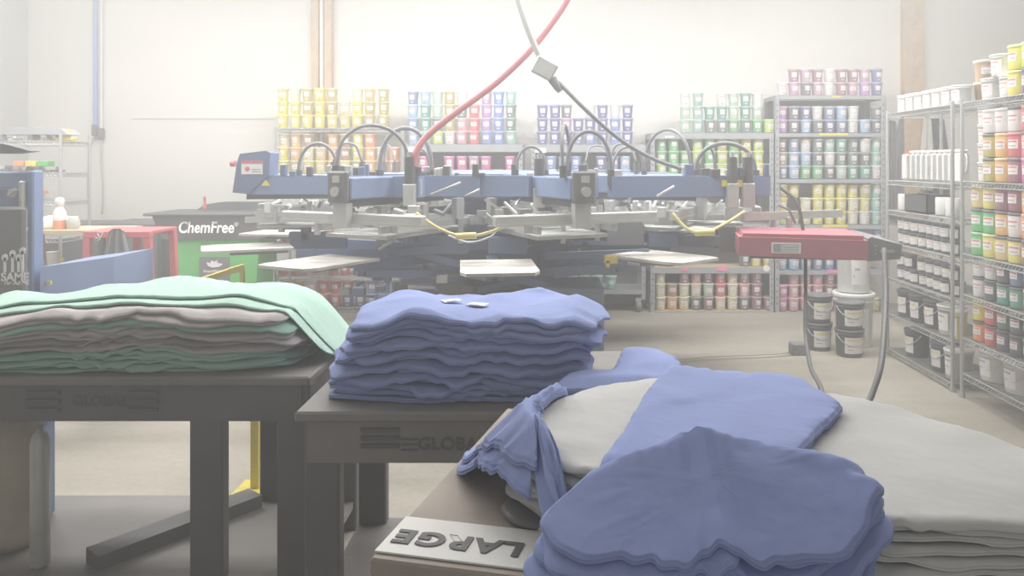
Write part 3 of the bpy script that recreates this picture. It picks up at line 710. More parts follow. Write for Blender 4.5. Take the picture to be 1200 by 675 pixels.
# big hose loops above the beams
for px0,px1,ptop,Y,r_ in ((445,506,150,4.9,.014),(605,640,172,4.95,.009),(664,716,154,4.6,.012),(718,755,172,5.2,.009),(815,885,168,4.9,.014),(822,838,172,5.0,.009),(350,395,168,5.1,.012),(484,503,175,5.0,.008)):
    a=P(px0,203,Y)-PC; b_=P(px1,203,Y)-PC; w=(b_.x-a.x)/2; c=(a+b_)/2; hgt=(203-ptop)*Y/F
    pts=[c+Vector((-w*math.cos(t),0,hgt*math.sin(t)**.8)) for t in [PI*k/18 for k in range(19)]]
    e=MB(); e.tube([pts[0]-Vector((0,0,.1))]+pts+[pts[-1]-Vector((0,0,.1))],r_,8); e.cyl(pts[0]-Vector((0,0,.08)),pts[0]+Vector((0,0,.02)),r_*1.9,10,1).cyl(pts[-1]-Vector((0,0,.08)),pts[-1]+Vector((0,0,.02)),r_*1.9,10,1)
    e.obj('hose_loop',[M_hose,M_blk2],press)
# small dark fittings along the beam tops
rnd=random.Random(5)
for k in range(44):
    e=MB()
    px=rnd.uniform(325,900); Y=rnd.uniform(4.7,5.0); q=P(px,204,Y)-PC; z0=1.41
    w_=rnd.uniform(.012,.03); e.box(q.x-w_,q.x+w_,q.y-.02,q.y+.02,z0,z0+rnd.uniform(.02,.08),rnd.choice((0,0,1,2)),bev=.004)
    e.obj('beam_fitting',[M_blk2,M_silver,M_dblue],press)
# under-carriage clutter of brackets, valves, pistons
for k in range(110):
    e=MB()
    px=rnd.uniform(400,790); Y=rnd.uniform(4.9,5.9); py=rnd.uniform(262,345); q=P(px,py,Y)-PC
    w_=rnd.uniform(.015,.05); mm=rnd.choice((0,0,0,1,1,2,2,3))
    if math.hypot(q.x,q.y)>1.2: continue
    if k%2: e.box(q.x-w_,q.x+w_,q.y-.03,q.y+.03,q.z-w_*.7,q.z+w_*.7,mm,bev=.004)
    else: e.bar(q,q+Vector((rnd.uniform(-.25,.25),rnd.uniform(-.1,.1),rnd.uniform(-.06,.1))),.016,.016,mm)
    e.obj('valve_block' if k%2 else 'linkage_rod',[M_blk2,M_dblue,M_dgrey,M_silver],press)
# screens / dark head bottoms seen between
for px0,px1,py0,py1,Y,m_ in ((352,362,256,283,5.3,M_blk2),(484,496,257,285,5.0,M_blk2),(612,620,258,276,4.9,M_blk2),(712,755,259,288,4.95,M_dgrey),(838,868,268,291,4.85,M_blk2),(760,838,272,290,4.95,M_dblue),(490,548,275,298,4.9,M_dblue),(572,618,278,298,4.8,M_dblue),(310,356,255,268,5.5,M_blue),(338,405,272,292,5.3,M_dblue)):
    a=P(px0,py0,Y)-PC; b_=P(px1,py1,Y)-PC; e=MB(); e.box(a.x,b_.x,a.y,a.y+.06,b_.z,a.z,bev=.006); e.obj('side_plate',m_,press)
# service cabinet of the press
e=MB(); a=P(636,338,4.9)-PC; b_=P(708,0,4.9)-PC
e.box(a.x,b_.x,a.y,a.y+.5,.0,a.z,bev=.01); cb=e.obj('drive_cabinet',M_navy,press)
e=MB(); e.box(a.x+.01,b_.x-.01,a.y-.004,a.y,.04,a.z-.03); e.obj('cabinet_door',M_navy,cb)
# lower blue struts crossing
for (q0,q1) in (((470,292,4.9),(640,335,5.0)),((455,296,4.8),(610,285,5.1)),((470,330,5.2),(640,318,5.4)),((640,300,5.0),(760,296,4.7)),((650,322,5.0),(790,302,4.9)),((560,340,5.1),(700,308,5.2))):
    e=MB(); e.bar(P(*q0)-PC,P(*q1)-PC,.04,.045); e.obj('strut',M_dblue,press)
e=MB(); p=P(718,305,4.5)-PC; e.box(p.x-.05,p.x+.03,p.y-.02,p.y+.03,p.z-.02,p.z+.03,bev=.006).box(p.x-.04,p.x-.02,p.y-.02,p.y+.01,p.z-.04,p.z); e.obj('yellow_clamp',M_yell,press)
# bolt of cloth/paper on far pallets, power tool: pieces lying under press
# grey electrical box + cable from press on floor
t=thing('power_drop','grey box hanging on cable above the press with plug below','power outlet',P(638,80,4.6))
MB().box(-.07,.07,-.03,.03,-.055,.055,bev=.01).obj('outlet_box',M_silver,t).rotation_euler=(0,math.radians(28),0)
MB().cyl((.045,0,-.06),(.085,0,-.125),.03,14,0,.022).cyl((.085,0,-.125),(.095,0,-.14),.018,10).obj('plug',M_hose,t)
o=Vector(t.location)
MB().tube(crom([P(575,-252,4.6)-o,P(592,-100,4.6)-o,P(603,-20,4.6)-o,P(612,15,4.6)-o,P(624,48,4.6)-o,P(634,70,4.6)-o],8),.02,10).obj('supply_cable',M_silver,t)
MB().tube(crom([P(654,96,4.6)-o,P(690,132,4.6)-o,P(730,166,4.65)-o,P(770,188,4.75)-o,P(806,200,4.85)-o],8),.013,10).obj('trailing_cable',M_hose,t)
o=MB().tube(crom([P(800,-243,4.7),P(725,-110,4.7),P(675,-20,4.7),P(655,15,4.7),P(622,58,4.68),P(580,98,4.65),P(530,135,4.6),P(500,160,4.58),P(488,178,4.56),P(484,195,4.56)],8),.021,10).obj('air_hose_line',M_rhose); tag(o,'translucent red air hose sweeping down to the press','hose')
o=MB().tube(crom([P(712,392,5.5),P(740,400,5.55),P(820,396,5.8),P(900,395,5.9),P(950,390,6.0)],8),.008,6).obj('floor_cable',M_bcable); o.location.z=.0; tag(o,'thin black cable crossing the concrete floor behind the press','cable')
for v in o.data.vertices: v.co.z=max(v.co.z*.1,.0)+.006
o=MB().box(-.06,.06,-.05,.05,0,.09,bev=.008).obj('junction_box',M_dgrey); p=P(951,392,6.0); o.location=(1.9,6.0,0); tag(o,'small grey electrical box on the floor by the black buckets','junction box')

# ------------------------------------------------------------ red flash dryer
DY=4.3
t=thing('flash_dryer','red flash dryer head hanging from the press with black end panel','dryer',(P(945,0,DY).x,DY,0))
t.location.z=-.035
ox=t.location.x
def q(px,py,Y=DY): v=P(px,py,Y); return (v.x-ox,v.z)
x0=q(868,0)[0]; x1=q(985,0)[0]; zt=1.14; zb=1.0
x0=P(868,0,4.3).x-ox; x1=P(1022,0,4.05).x-ox
# red body: sheet metal hood, slightly turned
m=MB(); T=Matrix.Translation((0,0,0))@Matrix.Rotation(math.radians(-9),4,'Z'); m.T=T
m.prism([(-.37,1.005),(.33,.99),(.33,1.10),(-.37,1.112)],.5,'y',0.0).prism([(-.36,1.10),(.31,1.098),(.31,1.125),(-.34,1.13)],.46,'y',.02)
dh=m.obj('dryer_hood',M_red,t)
m=MB(); m.T=T; m.prism([(.33,.985),(.50,1.0),(.51,1.08),(.35,1.12),(.33,1.11)],.48,'y',.01); ep=m.obj('end_panel',M_dgrey,t)
m=MB(); m.T=T; m.box(-.19,-.03,-.003,0,1.022,1.082,0)
for k in range(4): m.box(-.18,-.04,-.0045,-.003,1.03+k*.013,1.035+k*.013,1)
m.box(-.18,-.14,-.0045,-.003,1.03,1.075,1); m.obj('rating_plate',[M_paper,M_plink],dh)
m=MB(); m.T=T; m.box(-.3,.3,.05,.4,.985,1.004); m.obj('heater_element',M_blk2,t)
m=MB(); m.T=T
for k in range(3): m.cyl((.37,-.0+.01,1.03+k*.02),(.37,.0,1.03+k*.02),.005,8)
m.box(.39,.47,.004,.01,1.035,1.05); m.obj('switch_markings',M_plink,ep)
m=MB(); m.T=T; m.box(-.46,-.36,.3,.42,.99,1.14).bar((-.41,.36,1.05),(-1.42,1.12,1.0),.06,.06); m.obj('mounting_arm',M_blk2,t)
o=MB().tube(crom([P(915,220,4.72),P(935,240,4.65),P(943,290,4.58),P(944,340,4.4),P(944,390,4.1),P(950,430,3.75),P(962,455,3.4),P(972,500,3.2),Vector((1.15,3.1,.15)),Vector((1.2,3.1,.012)),Vector((1.5,3.2,.012)),Vector((1.75,3.4,.012))],8),.011,8).obj('dryer_cable',M_bcable); tag(o,'thick black cable hanging left of the red dryer to the floor','cable',)
o=MB().tube(crom([P(1036,292,4.12),P(1038,340,3.9),P(1036,390,3.6),P(1032,430,3.4),P(1022,462,3.3),P(1008,500,3.2),Vector((1.3,3.15,.15)),Vector((1.4,3.2,.014)),Vector((1.7,3.35,.014)),Vector((1.8,3.5,.014))],8),.013,8).obj('dryer_cable',M_bcable); tag(o,'thick black cable hanging from the dryer end panel','cable')

# ---------------------------------------------------------------- left side
# parts washer
WY=6.85
t=thing('parts_washer','black plastic parts washer basin on a bright green base','parts washer',(P(250,0,WY).x,WY,0))
ox=t.location.x
def lx(px): return P(px,0,WY).x-ox
def lz(py): return P(0,py,WY).z
m=MB(); m.add([(lx(178),0,lz(253)),(lx(345),0,lz(253)),(lx(335),.05,lz(281)),(lx(186),.05,lz(281)),(lx(178),.6,lz(253)),(lx(345),.6,lz(253)),(lx(335),.55,lz(281)),(lx(186),.55,lz(281))],[(0,1,2,3),(4,7,6,5),(0,3,7,4),(1,5,6,2),(3,2,6,7),(0,4,5,1)])
m.obj('basin',M_black,t)
m=MB(); m.box(lx(169),lx(352),-.03,.63,lz(253),lz(250),bev=.006); m.prism([(lx(200),lz(250)),(lx(212),lz(243)),(lx(232),lz(240)),(lx(352),lz(240)),(lx(352),lz(250))],.12,'y',.48); m.obj('rim',M_blk2,t)
m=MB(); m.prism([(lx(203),lz(281)),(lx(300),lz(281)),(lx(296),.32),(lx(206),.32)],.42,'y',.07); m.box(lx(206),lx(296),.08,.48,.06,.32,bev=.02); gb=m.obj('green_tank',M_green,t)
m=MB(); m.box(lx(190),lx(312),.04,.55,.0,.06); m.obj('foot_frame',M_blk2,t)
text('ChemFree',.142,M_ltext,t,(lx(242),.012,lz(267)),(PI/2-.25,0,0),bold=.003,name='brand_lettering',sx=.82).location.y=-.002
text('®',.05,M_ltext,t,(lx(277),-.002,lz(263)),(PI/2-.25,0,0),name='brand_lettering')
m=MB(); m.box(lx(230),lx(265),.06,.07,lz(331),lz(302)); pn=m.obj('logo_panel',M_black,t)
m=MB(); cx=lx(248); cz=lz(310)
m.prism([(cx-.06,cz-.02),(cx-.02,cz-.035),(cx+.04,cz-.03),(cx+.075,cz-.005),(cx+.02,cz+.01),(cx+.03,cz+.035),(cx-.005,cz+.015),(cx-.03,cz+.03),(cx-.035,cz+.005),(cx-.07,cz+.012)],.004,'y',.056); m.obj('hand_logo',M_ltext,pn)
text('SmartWasher',.036,M_ltext,pn,(cx,.056,lz(319)),name='brand_lettering',bold=.0008); text('PARTS CLEANING SYSTEM',.014,M_ltext,pn,(cx,.056,lz(323)),name='brand_lettering')
MB().tube(crom([(lx(222),.3,lz(250)),(lx(222),.3,lz(238)),(lx(223),.28,lz(232))],5),.012,8).cyl((lx(222),.3,lz(246)),(lx(222),.3,lz(242)),.02,10).obj('red_faucet',M_redp,t)
# dark bins between rack and washer
o=MB().box(-.3,.3,-.25,.25,0,.86,bev=.03).box(-.33,.33,-.28,.28,.86,.92,bev=.015).obj('waste_bin',M_black); o.location=(-4.6,7.45,0); tag(o,'black lidded bin standing left of the parts washer','bin')
o=MB().box(-.26,.26,-.25,.25,0,.88,bev=.03).box(-.3,.3,-.28,.28,.88,.93,bev=.015).obj('waste_bin',M_black); o.location=(-3.98,7.5,0); tag(o,'black lidded bin between the other bin and the parts washer','bin')
# red steel stand with cloth
SY=5.6
def sx_(px,Y=SY): return P(px,0,Y).x
t=thing('red_stand','red steel trestle stand beside the parts washer','stand',(sx_(140),SY,0)); ox=t.location.x
zt=P(0,271,SY).z
m=MB()
m.box(sx_(97)-ox,sx_(176)-ox,0,.05,zt-.05,zt,bev=.005).box(sx_(97)-ox,sx_(176)-ox,.35,.4,zt-.05,zt,bev=.005).box(sx_(97)-ox,sx_(176)-ox,.05,.35,zt-.02,zt); m.obj('stand_top',M_redp,t)
for px in (101,128,172):
    for yy in (.02,.38):
        e=MB(); e.bar((sx_(px)-ox,yy,zt-.05),(sx_(px)-ox+(.04 if px==172 else -.02),yy,0.0),.045,.045); e.obj('leg',M_redp,t)
MB().box(sx_(128)-ox,sx_(176)-ox,.0,.03,P(0,312,SY).z-.03,P(0,312,SY).z+.03).obj('cross_rail',M_redp,t)
text('SJ',.07,M_ltext,t,(sx_(115)-ox,-.004,zt-.03),name='white_marking',shear=.5)
hanging('work_cloth','dark cloth draped over the front of the red stand',sx_(139),SY-.028,.2,.62,1.0,M_dgrey,3,.4,'cloth')
# shop table in front of the rack with white bottle etc.
t=thing('work_table','low wooden topped table with supplies left of the red stand','table',(sx_(66,5.9),5.9,0)); ox=t.location.x
MB().box(-.42,.42,0,.45,.945,.975).obj('tabletop',M_ply,t); MB().box(-.42,.42,.0,.45,.68,.70).obj('undershelf',M_dgrey,t)
for a_ in (-.4,.4):
    for b_ in (.03,.42): MB().box(a_-.02,a_+.02,b_-.02,b_+.02,0,.945).obj('leg',M_redp if a_>-9 else M_grey,t)
t2=thing('spray_bottle','white and orange spray bottle standing on the wooden table','bottle',(sx_(68,6.0),6.02,.975))
MB().lathe([(0,0),(.042,0),(.045,.01),(.045,.13),(.03,.15)],n=18).obj('bottle_body',M_oran,t2); MB().lathe([(.046,.07),(.046,.13),(.03,.16),(.02,.18)],n=18).obj('shoulder',M_white,t2); MB().lathe([(.022,.17),(.03,.19),(.034,.22),(.026,.245),(0,.25)],n=16).obj('cap',M_white,t2)
def small(name,mb,m,loc,label,cat,group=None,rz=0):
    o=mb.obj(name,m); o.location=loc; o.rotation_euler=(0,0,rz); return tag(o,label,cat,group)
small('tape_roll',MB().lathe([(.03,0),(.05,0),(.05,.05),(.03,.05),(.03,0)],n=20),M_yell,(sx_(68,6.0),5.98,.70),'yellow tape roll on the undershelf of the wooden table','tape')
small('rag_pile',MB().lathe([(0,0),(.16,0),(.17,.03),(.12,.08),(.05,.1),(0,.1)],n=14),LT,(sx_(57,6.05),6.14,.975),'heap of pale rag beside the white spray bottle','rag')
small('paint_cup',MB().lathe([(0,0),(.035,0),(.045,.11),(.047,.11)],n=18),M_white,(sx_(64,5.95),5.93,.70),'white cup beside the yellow tape roll','cup')
small('glass_jar',MB().lathe([(0,0),(.04,0),(.045,.07),(.035,.085),(.035,.1),(0,.1)],n=18),M_clear,(sx_(84,6.0),6.02,.975),'small clear jar on the wooden table near the spray bottle','jar')
# tools on the left rack
rnd=random.Random(11)
def clutter(z,n,label,x0,x1):
    for k in range(n):
        x=x0+(x1-x0)*(k+.5)/n; y=rnd.uniform(6.52,6.7); w=.35*(x1-x0)/n
        kind=k%3; c=rnd.choice([M_silver,M_white,M_dgrey,M_silver])
        if kind==0: m=MB().cyl((-w,0,.025),(w,0,.025),.02,10).cyl((w*.3,-.05,.03),(w*.3,.05,.03),.024,10)
        elif kind==1: m=MB().box(-w,w,-.06,.06,0,.03,bev=.005).box(-w*.5,w*.5,-.03,.03,.03,.06,bev=.005)
        else: m=MB().bar((-w,-.04,.012),(w,.04,.012),.03,.02).bar((-w,.05,.03),(w,-.05,.03),.024,.016).cyl((0,0,0),(0,0,.05),.015,8)
        o=m.obj('metal_fitting',c); o.location=(x,y,z); tag(o,'small metal press fitting, %s from the wall on the %s'%(ORD[k],label),'metal part','metal fittings on the left wire rack')
clutter(1.682,9,'rack top shelf',-5.15,-4.25); clutter(1.412,9,'rack second shelf',-5.15,-4.25); clutter(1.172,6,'rack third shelf',-5.1,-4.3)
small('steel_tray',MB().prism([(-.28,0),(.28,0),(.22,.05),(-.2,.07)],.2,'y',-.1),M_grey,(P(48,0,6.6).x,6.62,1.735),'shallow grey steel tray lying over fittings on the rack top','tray')
small('yellow_clamp',MB().box(-.08,.08,-.03,.03,0,.03,bev=.005).box(-.03,.03,-.03,.03,.03,.1,bev=.005),M_yell,(-4.2,6.6,1.684),'yellow clamp at the end of the rack top shelf','clamp')
for k,(c,nm) in enumerate(((M_oran,'orange'),(M_yell,'yellow'),(M_green,'green'))):
    small('small_box',MB().box(-.045,.045,-.05,.05,0,.045,bev=.004),c,(-4.52+.1*k,6.52,1.412+.052),'small %s box on the second shelf of the left rack'%nm,'box')
    small('small_box',MB().box(-.05,.05,-.05,.05,0,.03,bev=.004),[M_oran,M_redp,M_oran][k],(-4.62+.12*k,6.52,1.172+.06),'small %s strip box on the third shelf of the left rack'%['orange','red','far orange'][k],'box')
# blue machine at far left
BY=4.2
t=thing('blue_press_frame','blue steel press frame with grey rail at the far left','machine',(P(30,0,BY).x,BY,0)); ox=t.location.x
def bx_(px): return P(px,0,BY).x-ox
def bz(py): return P(0,py,BY).z
m=MB(); m.box(bx_(-60),bx_(30.5),.03,.09,bz(222),bz(201),bev=.01); m.obj('top_beam',M_blue,t)
m=MB(); m.box(bx_(31),bx_(39),.0,.09,0,bz(200),bev=.008); m.obj('column',M_blue,t)
m=MB(); m.box(bx_(24),bx_(29.5),-.02,.02,.1,bz(212),bev=.006); m.obj('guide_rail',M_silver,t)
m=MB(); m.box(bx_(-60),bx_(24),.04,.08,bz(243),bz(222.5)); m.obj('cross_panel',M_blue,t)
m=MB(); m.cyl((bx_(14),.05,bz(226)),(bx_(14),.0,bz(226)),.025,16).bar((bx_(11),-.01,bz(229)),(bx_(17),-.01,bz(223)),.012,.012); m.obj('knob',M_silver,t)
m=MB(); m.box(bx_(-20),bx_(3),-.12,-.04,bz(246),bz(182),bev=.01); m.obj('wooden_handle',M_wood,t)
m=MB(); m.prism([(bx_(0),bz(168)),(bx_(10),bz(170)),(bx_(35),bz(177)),(bx_(12),bz(180)),(bx_(0),bz(180))],.1,'y',.0); m.obj('squeegee_blade',M_blk2,t)
# long side housing going right/back
m=MB(); A0=P(47,313,BY); A1=P(133,301,4.55)
xa=A0.x-ox; xb=A1.x-ox
m.add([(xa,0,.45),(xb,.35,.5),(xb,.35,A1.z),(xa,0,A0.z),(xa,.45,.45),(xb,.8,.5),(xb,.8,A1.z),(xa,.45,A0.z)],[(0,1,2,3),(5,4,7,6),(3,2,6,7),(0,4,5,1),(1,5,6,2),(0,3,7,4)]); hs=m.obj('side_housing',M_blue,t)
for xx in (xa+.05,xb-.05): MB().box(xx-.03,xx+.03,.3,.4,0,.46).obj('leg',M_dgrey,t)
m=MB(); m.box(xa+.02,xa+.045,-.0+.02,.03,bz(334),bz(330)); m.obj('yellow_tag',M_yell,hs)
# black T-shirt / bag hung on frame, with cutlery print
hb=thing('hanging_bag','black cloth with white cutlery print and SAME lettering on the blue frame','bag',(P(10,0,4.1).x,4.1,0)); ox=hb.location.x
m=MB(); xA=P(-25,0,4.1).x-ox; xB=P(28,0,4.1).x-ox; zA=P(0,345,4.1).z; zB=P(0,243,4.1).z
m.box(xA,xB,0,.03,zA-.12,zB,bev=.012); m.obj('cloth_body',M_black,hb)
m=MB()
for px,py,h_ in ((6,302,3.6),(15,297.5,4.4),(22,302,3.2),(26.5,294,3.8)):
    c_=P(px,py,4.1); m.lathe([(0,0),(.001,0)],n=3)
    n=14; pts=[(c_.x-ox+.017*math.cos(2*PI*i/n),c_.z+.02*math.sin(2*PI*i/n)) for i in range(n)]; m.prism(pts,.003,'y',-.003)
    zz=P(0,319,4.1).z; m.box(c_.x-ox-.007,c_.x-ox+.007,-.003,0,zz,c_.z)
m.obj('cutlery_print',M_ltext,hb)
text('SAME',.062,M_ltext,hb,(P(18,0,4.1).x-ox,-.003,P(0,325,4.1).z),bold=.002,name='printed_lettering')
text('The Ad Ma',.03,M_ltext,hb,(P(19,0,4.1).x-ox,-.003,P(0,331.5,4.1).z),bold=.001,name='printed_lettering')
# yellow lift handle in front of green tank
o=MB().bar(P(230,331,5.0),P(268,318,5.2),.03,.035).bar(P(268,318,5.2),P(286,313,5.25),.04,.04).bar(P(284,314,5.25),P(284,330,5.25),.025,.03).bar(P(284,330,5.25),P(284,470,5.25)*1,.025,.03).obj('yellow_lift_arm',M_yell)
tag(o,'yellow steel lift arm in front of the green tank','lift arm')
o.data.transform(Matrix.Identity(4))

# ----------------------------------------------------------- tables (benches)
def bench(label,x0,x1,y0,y1,zt,leg_px,front_text=None,tx=0,name='steel_workbench'):
    t=thing(name,label,'workbench',((x0+x1)/2,(y0+y1)/2,0),0,'dark steel workbenches'); w=(x1-x0)/2; d=(y1-y0)/2
    MB().box(-w,w,-d,d,zt-.03,zt,bev=.006).obj('tabletop',M_tbl,t)
    m=MB().box(-w+.03,w-.03,-d+.02,-d+.03,zt-.15,zt-.03,0).box(-w+.03,-w+.04,-d+.03,d-.03,zt-.15,zt-.03).box(w-.04,w-.03,-d+.03,d-.03,zt-.15,zt-.03)
    return t,w,d,m
t,w,d,m=bench('dark grey steel workbench under the mint and grey shirts',-2.35,-.80,2.50,3.2,.80,())
# louvers
for gx in (-1.30,-.80):
    pass
ox=t.location.x
for x0_,x1_ in ((P(27,0,2.5).x-ox,P(66,0,2.5).x-ox),(P(147,0,2.5).x-ox,P(182,0,2.5).x-ox)):
    for k in range(3): m.box(x0_,x1_,-d+.012,-d+.0195,zt_:=.80-.062-.028*k,zt_+.012,1)
m.obj('apron',[M_tblk,M_blk2],t)
for xx in (-w+.06,P(237,0,2.5).x-ox,w-.06):
    for yy in (-d+.05,d-.05):
        MB().box(xx-.055,xx+.055,yy-.024,yy+.03,0,.77,bev=.006).obj('leg',M_tblk,t)
MB().box(-w+.02,w-.02,-d+.02,d-.02,.09,.12).obj('lower_shelf',M_tbl,t)
MB().bar((P(100,0,2.5).x-ox-.05,-d+.12,.145),(P(215,0,2.5).x-ox,d-.1,.145),.1,.05).obj('brace',M_tblk,t)
text('GLOBAL',.047,M_gtext,t,(P(113,0,2.5).x-ox,-d+.017,.80-.085),bold=.0012,name='brand_lettering',space=1.05)
t,w,d,m=bench('dark grey steel workbench under the tall blue shirt pile',-.73,.37,2.15,2.85,.80,())
ox=t.location.x
for x0_,x1_ in ((P(423,0,2.17).x-ox,P(468,0,2.17).x-ox),(P(610,0,2.17).x-ox,P(650,0,2.17).x-ox)):
    for k in range(3): m.box(x0_,x1_,-d+.012,-d+.0195,zt_:=.80-.062-.022*k,zt_+.011,1)
m.obj('apron',[M_tbl,M_blk2],t)
for xx in (-w+.07,w-.07):
    for yy in (-d+.05,d-.05): MB().box(xx-.05,xx+.05,yy-.024,yy+.03,0,.77,bev=.006).obj('leg',M_tblk,t)
MB().box(-w+.02,w-.02,-d+.02,d-.02,.16,.19).obj('lower_shelf',M_tbl,t)
MB().box(P(470,0,2.17).x-ox,P(490,0,2.17).x-ox,-d+.017,-d+.0195,.685,.69).box(P(471,0,2.17).x-ox,P(489,0,2.17).x-ox,-d+.017,-d+.0195,.70,.705).box(P(470,0,2.17).x-ox,P(490,0,2.17).x-ox,-d+.017,-d+.0195,.715,.72).obj('globe_logo',M_gtext,t)
text('GLOBAL',.05,M_gtext,t,(P(530,0,2.17).x-ox,-d+.017,.703),bold=.0012,name='brand_lettering',space=1.05)
# front cart / crate table, rotated
RZ=math.radians(-13); CRN=Vector((-.30,1.24,0)); ZT3=.86
t3=thing('board_topped_cart','brown board topped cart under the white and blue shirts','cart',CRN,RZ)
MB().box(0,1.25,0,.78,ZT3-.03,ZT3,bev=.004).obj('tabletop',M_card,t3)
MB().box(.02,1.23,.02,.04,ZT3-.3,ZT3-.03).box(.02,.04,.04,.76,ZT3-.3,ZT3-.03).box(1.21,1.23,.04,.76,ZT3-.3,ZT3-.03).box(.04,1.21,.74,.76,ZT3-.3,ZT3-.03).obj('apron',M_card,t3)
for a_ in (.05,1.2):
    for b_ in (.06,.72):
        MB().box(a_-.035,a_+.035,b_-.035,b_+.035,.1,ZT3-.03).obj('leg',M_tblk,t3)
        c=MB().box(a_-.02,a_+.02,b_-.03,b_+.03,.06,.1).obj('caster',M_dgrey,t3); MB().cyl((a_-.015,b_,.045),(a_+.015,b_,.045),.045,18).obj('wheel',M_blk2,c)
MB().box(.04,1.2,.06,.72,.25,.28).obj('lower_shelf',M_tblk,t3)
# LARGE size sign lying upside-down on the cart
sg=thing('size_sign','white LARGE size sign lying upside down on the brown cart','sign',Vector((P(441,622,1.27).x+.12,1.275,ZT3+.001)),RZ)
sg.location=(-.145,1.285,ZT3+.001)
MB().box(-.14,.165,-.06,.065,0,.003).obj('sign_board',M_paper,sg)
text('LARGE',.06,M_gtext,sg,(-.015,-.005,.0045),(0,0,PI),bold=.0022,name='sign_lettering',space=1.12,sx=1.15)
small('dark_disc',MB().lathe([(0,0),(.075,0),(.078,.004),(.07,.012),(0,.012)],n=28),M_tblk,(-.02,1.40,ZT3+.005),'dark round lid lying behind the LARGE sign','lid',)
# caster trolley seen between benches, gas bottle & sack at far left
small('cloth_sack',MB().lathe([(0,0),(.09,0),(.12,.05),(.115,.25),(.1,.4),(.06,.46),(0,.48)],n=22),mat('canvas_sack',(190,180,160),.9,noise=.12,scale=8,bump=.4,bscale=12),(P(12,0,2.78).x,2.78,.123),'pale canvas sack on the lower shelf of the bench with mint shirts','sack')
small('gas_cylinder',MB().lathe([(0,0),(.026,0),(.03,.01),(.03,.42),(.022,.45),(.01,.46),(.01,.48),(0,.48)],n=20),M_silver,(P(47,0,2.62).x,2.62,.123),'slim silver cylinder on the shelf beside the canvas sack','cylinder')
small('blue_crate',MB().box(-.07,.07,-.07,.07,0,.5,bev=.01).box(-.075,.075,-.075,.075,.47,.5,bev=.005),M_blue,(P(31,0,2.95).x,2.95,.123),'blue crate on the shelf behind the silver cylinder','crate')
small('yellow_post',MB().box(-.02,.02,-.02,.02,0,.62,bev=.004).box(-.08,.08,-.08,.08,0,.02),M_yell,(P(300,0,3.5).x,3.5,0),'short yellow post on the floor behind the mint shirt bench','post')

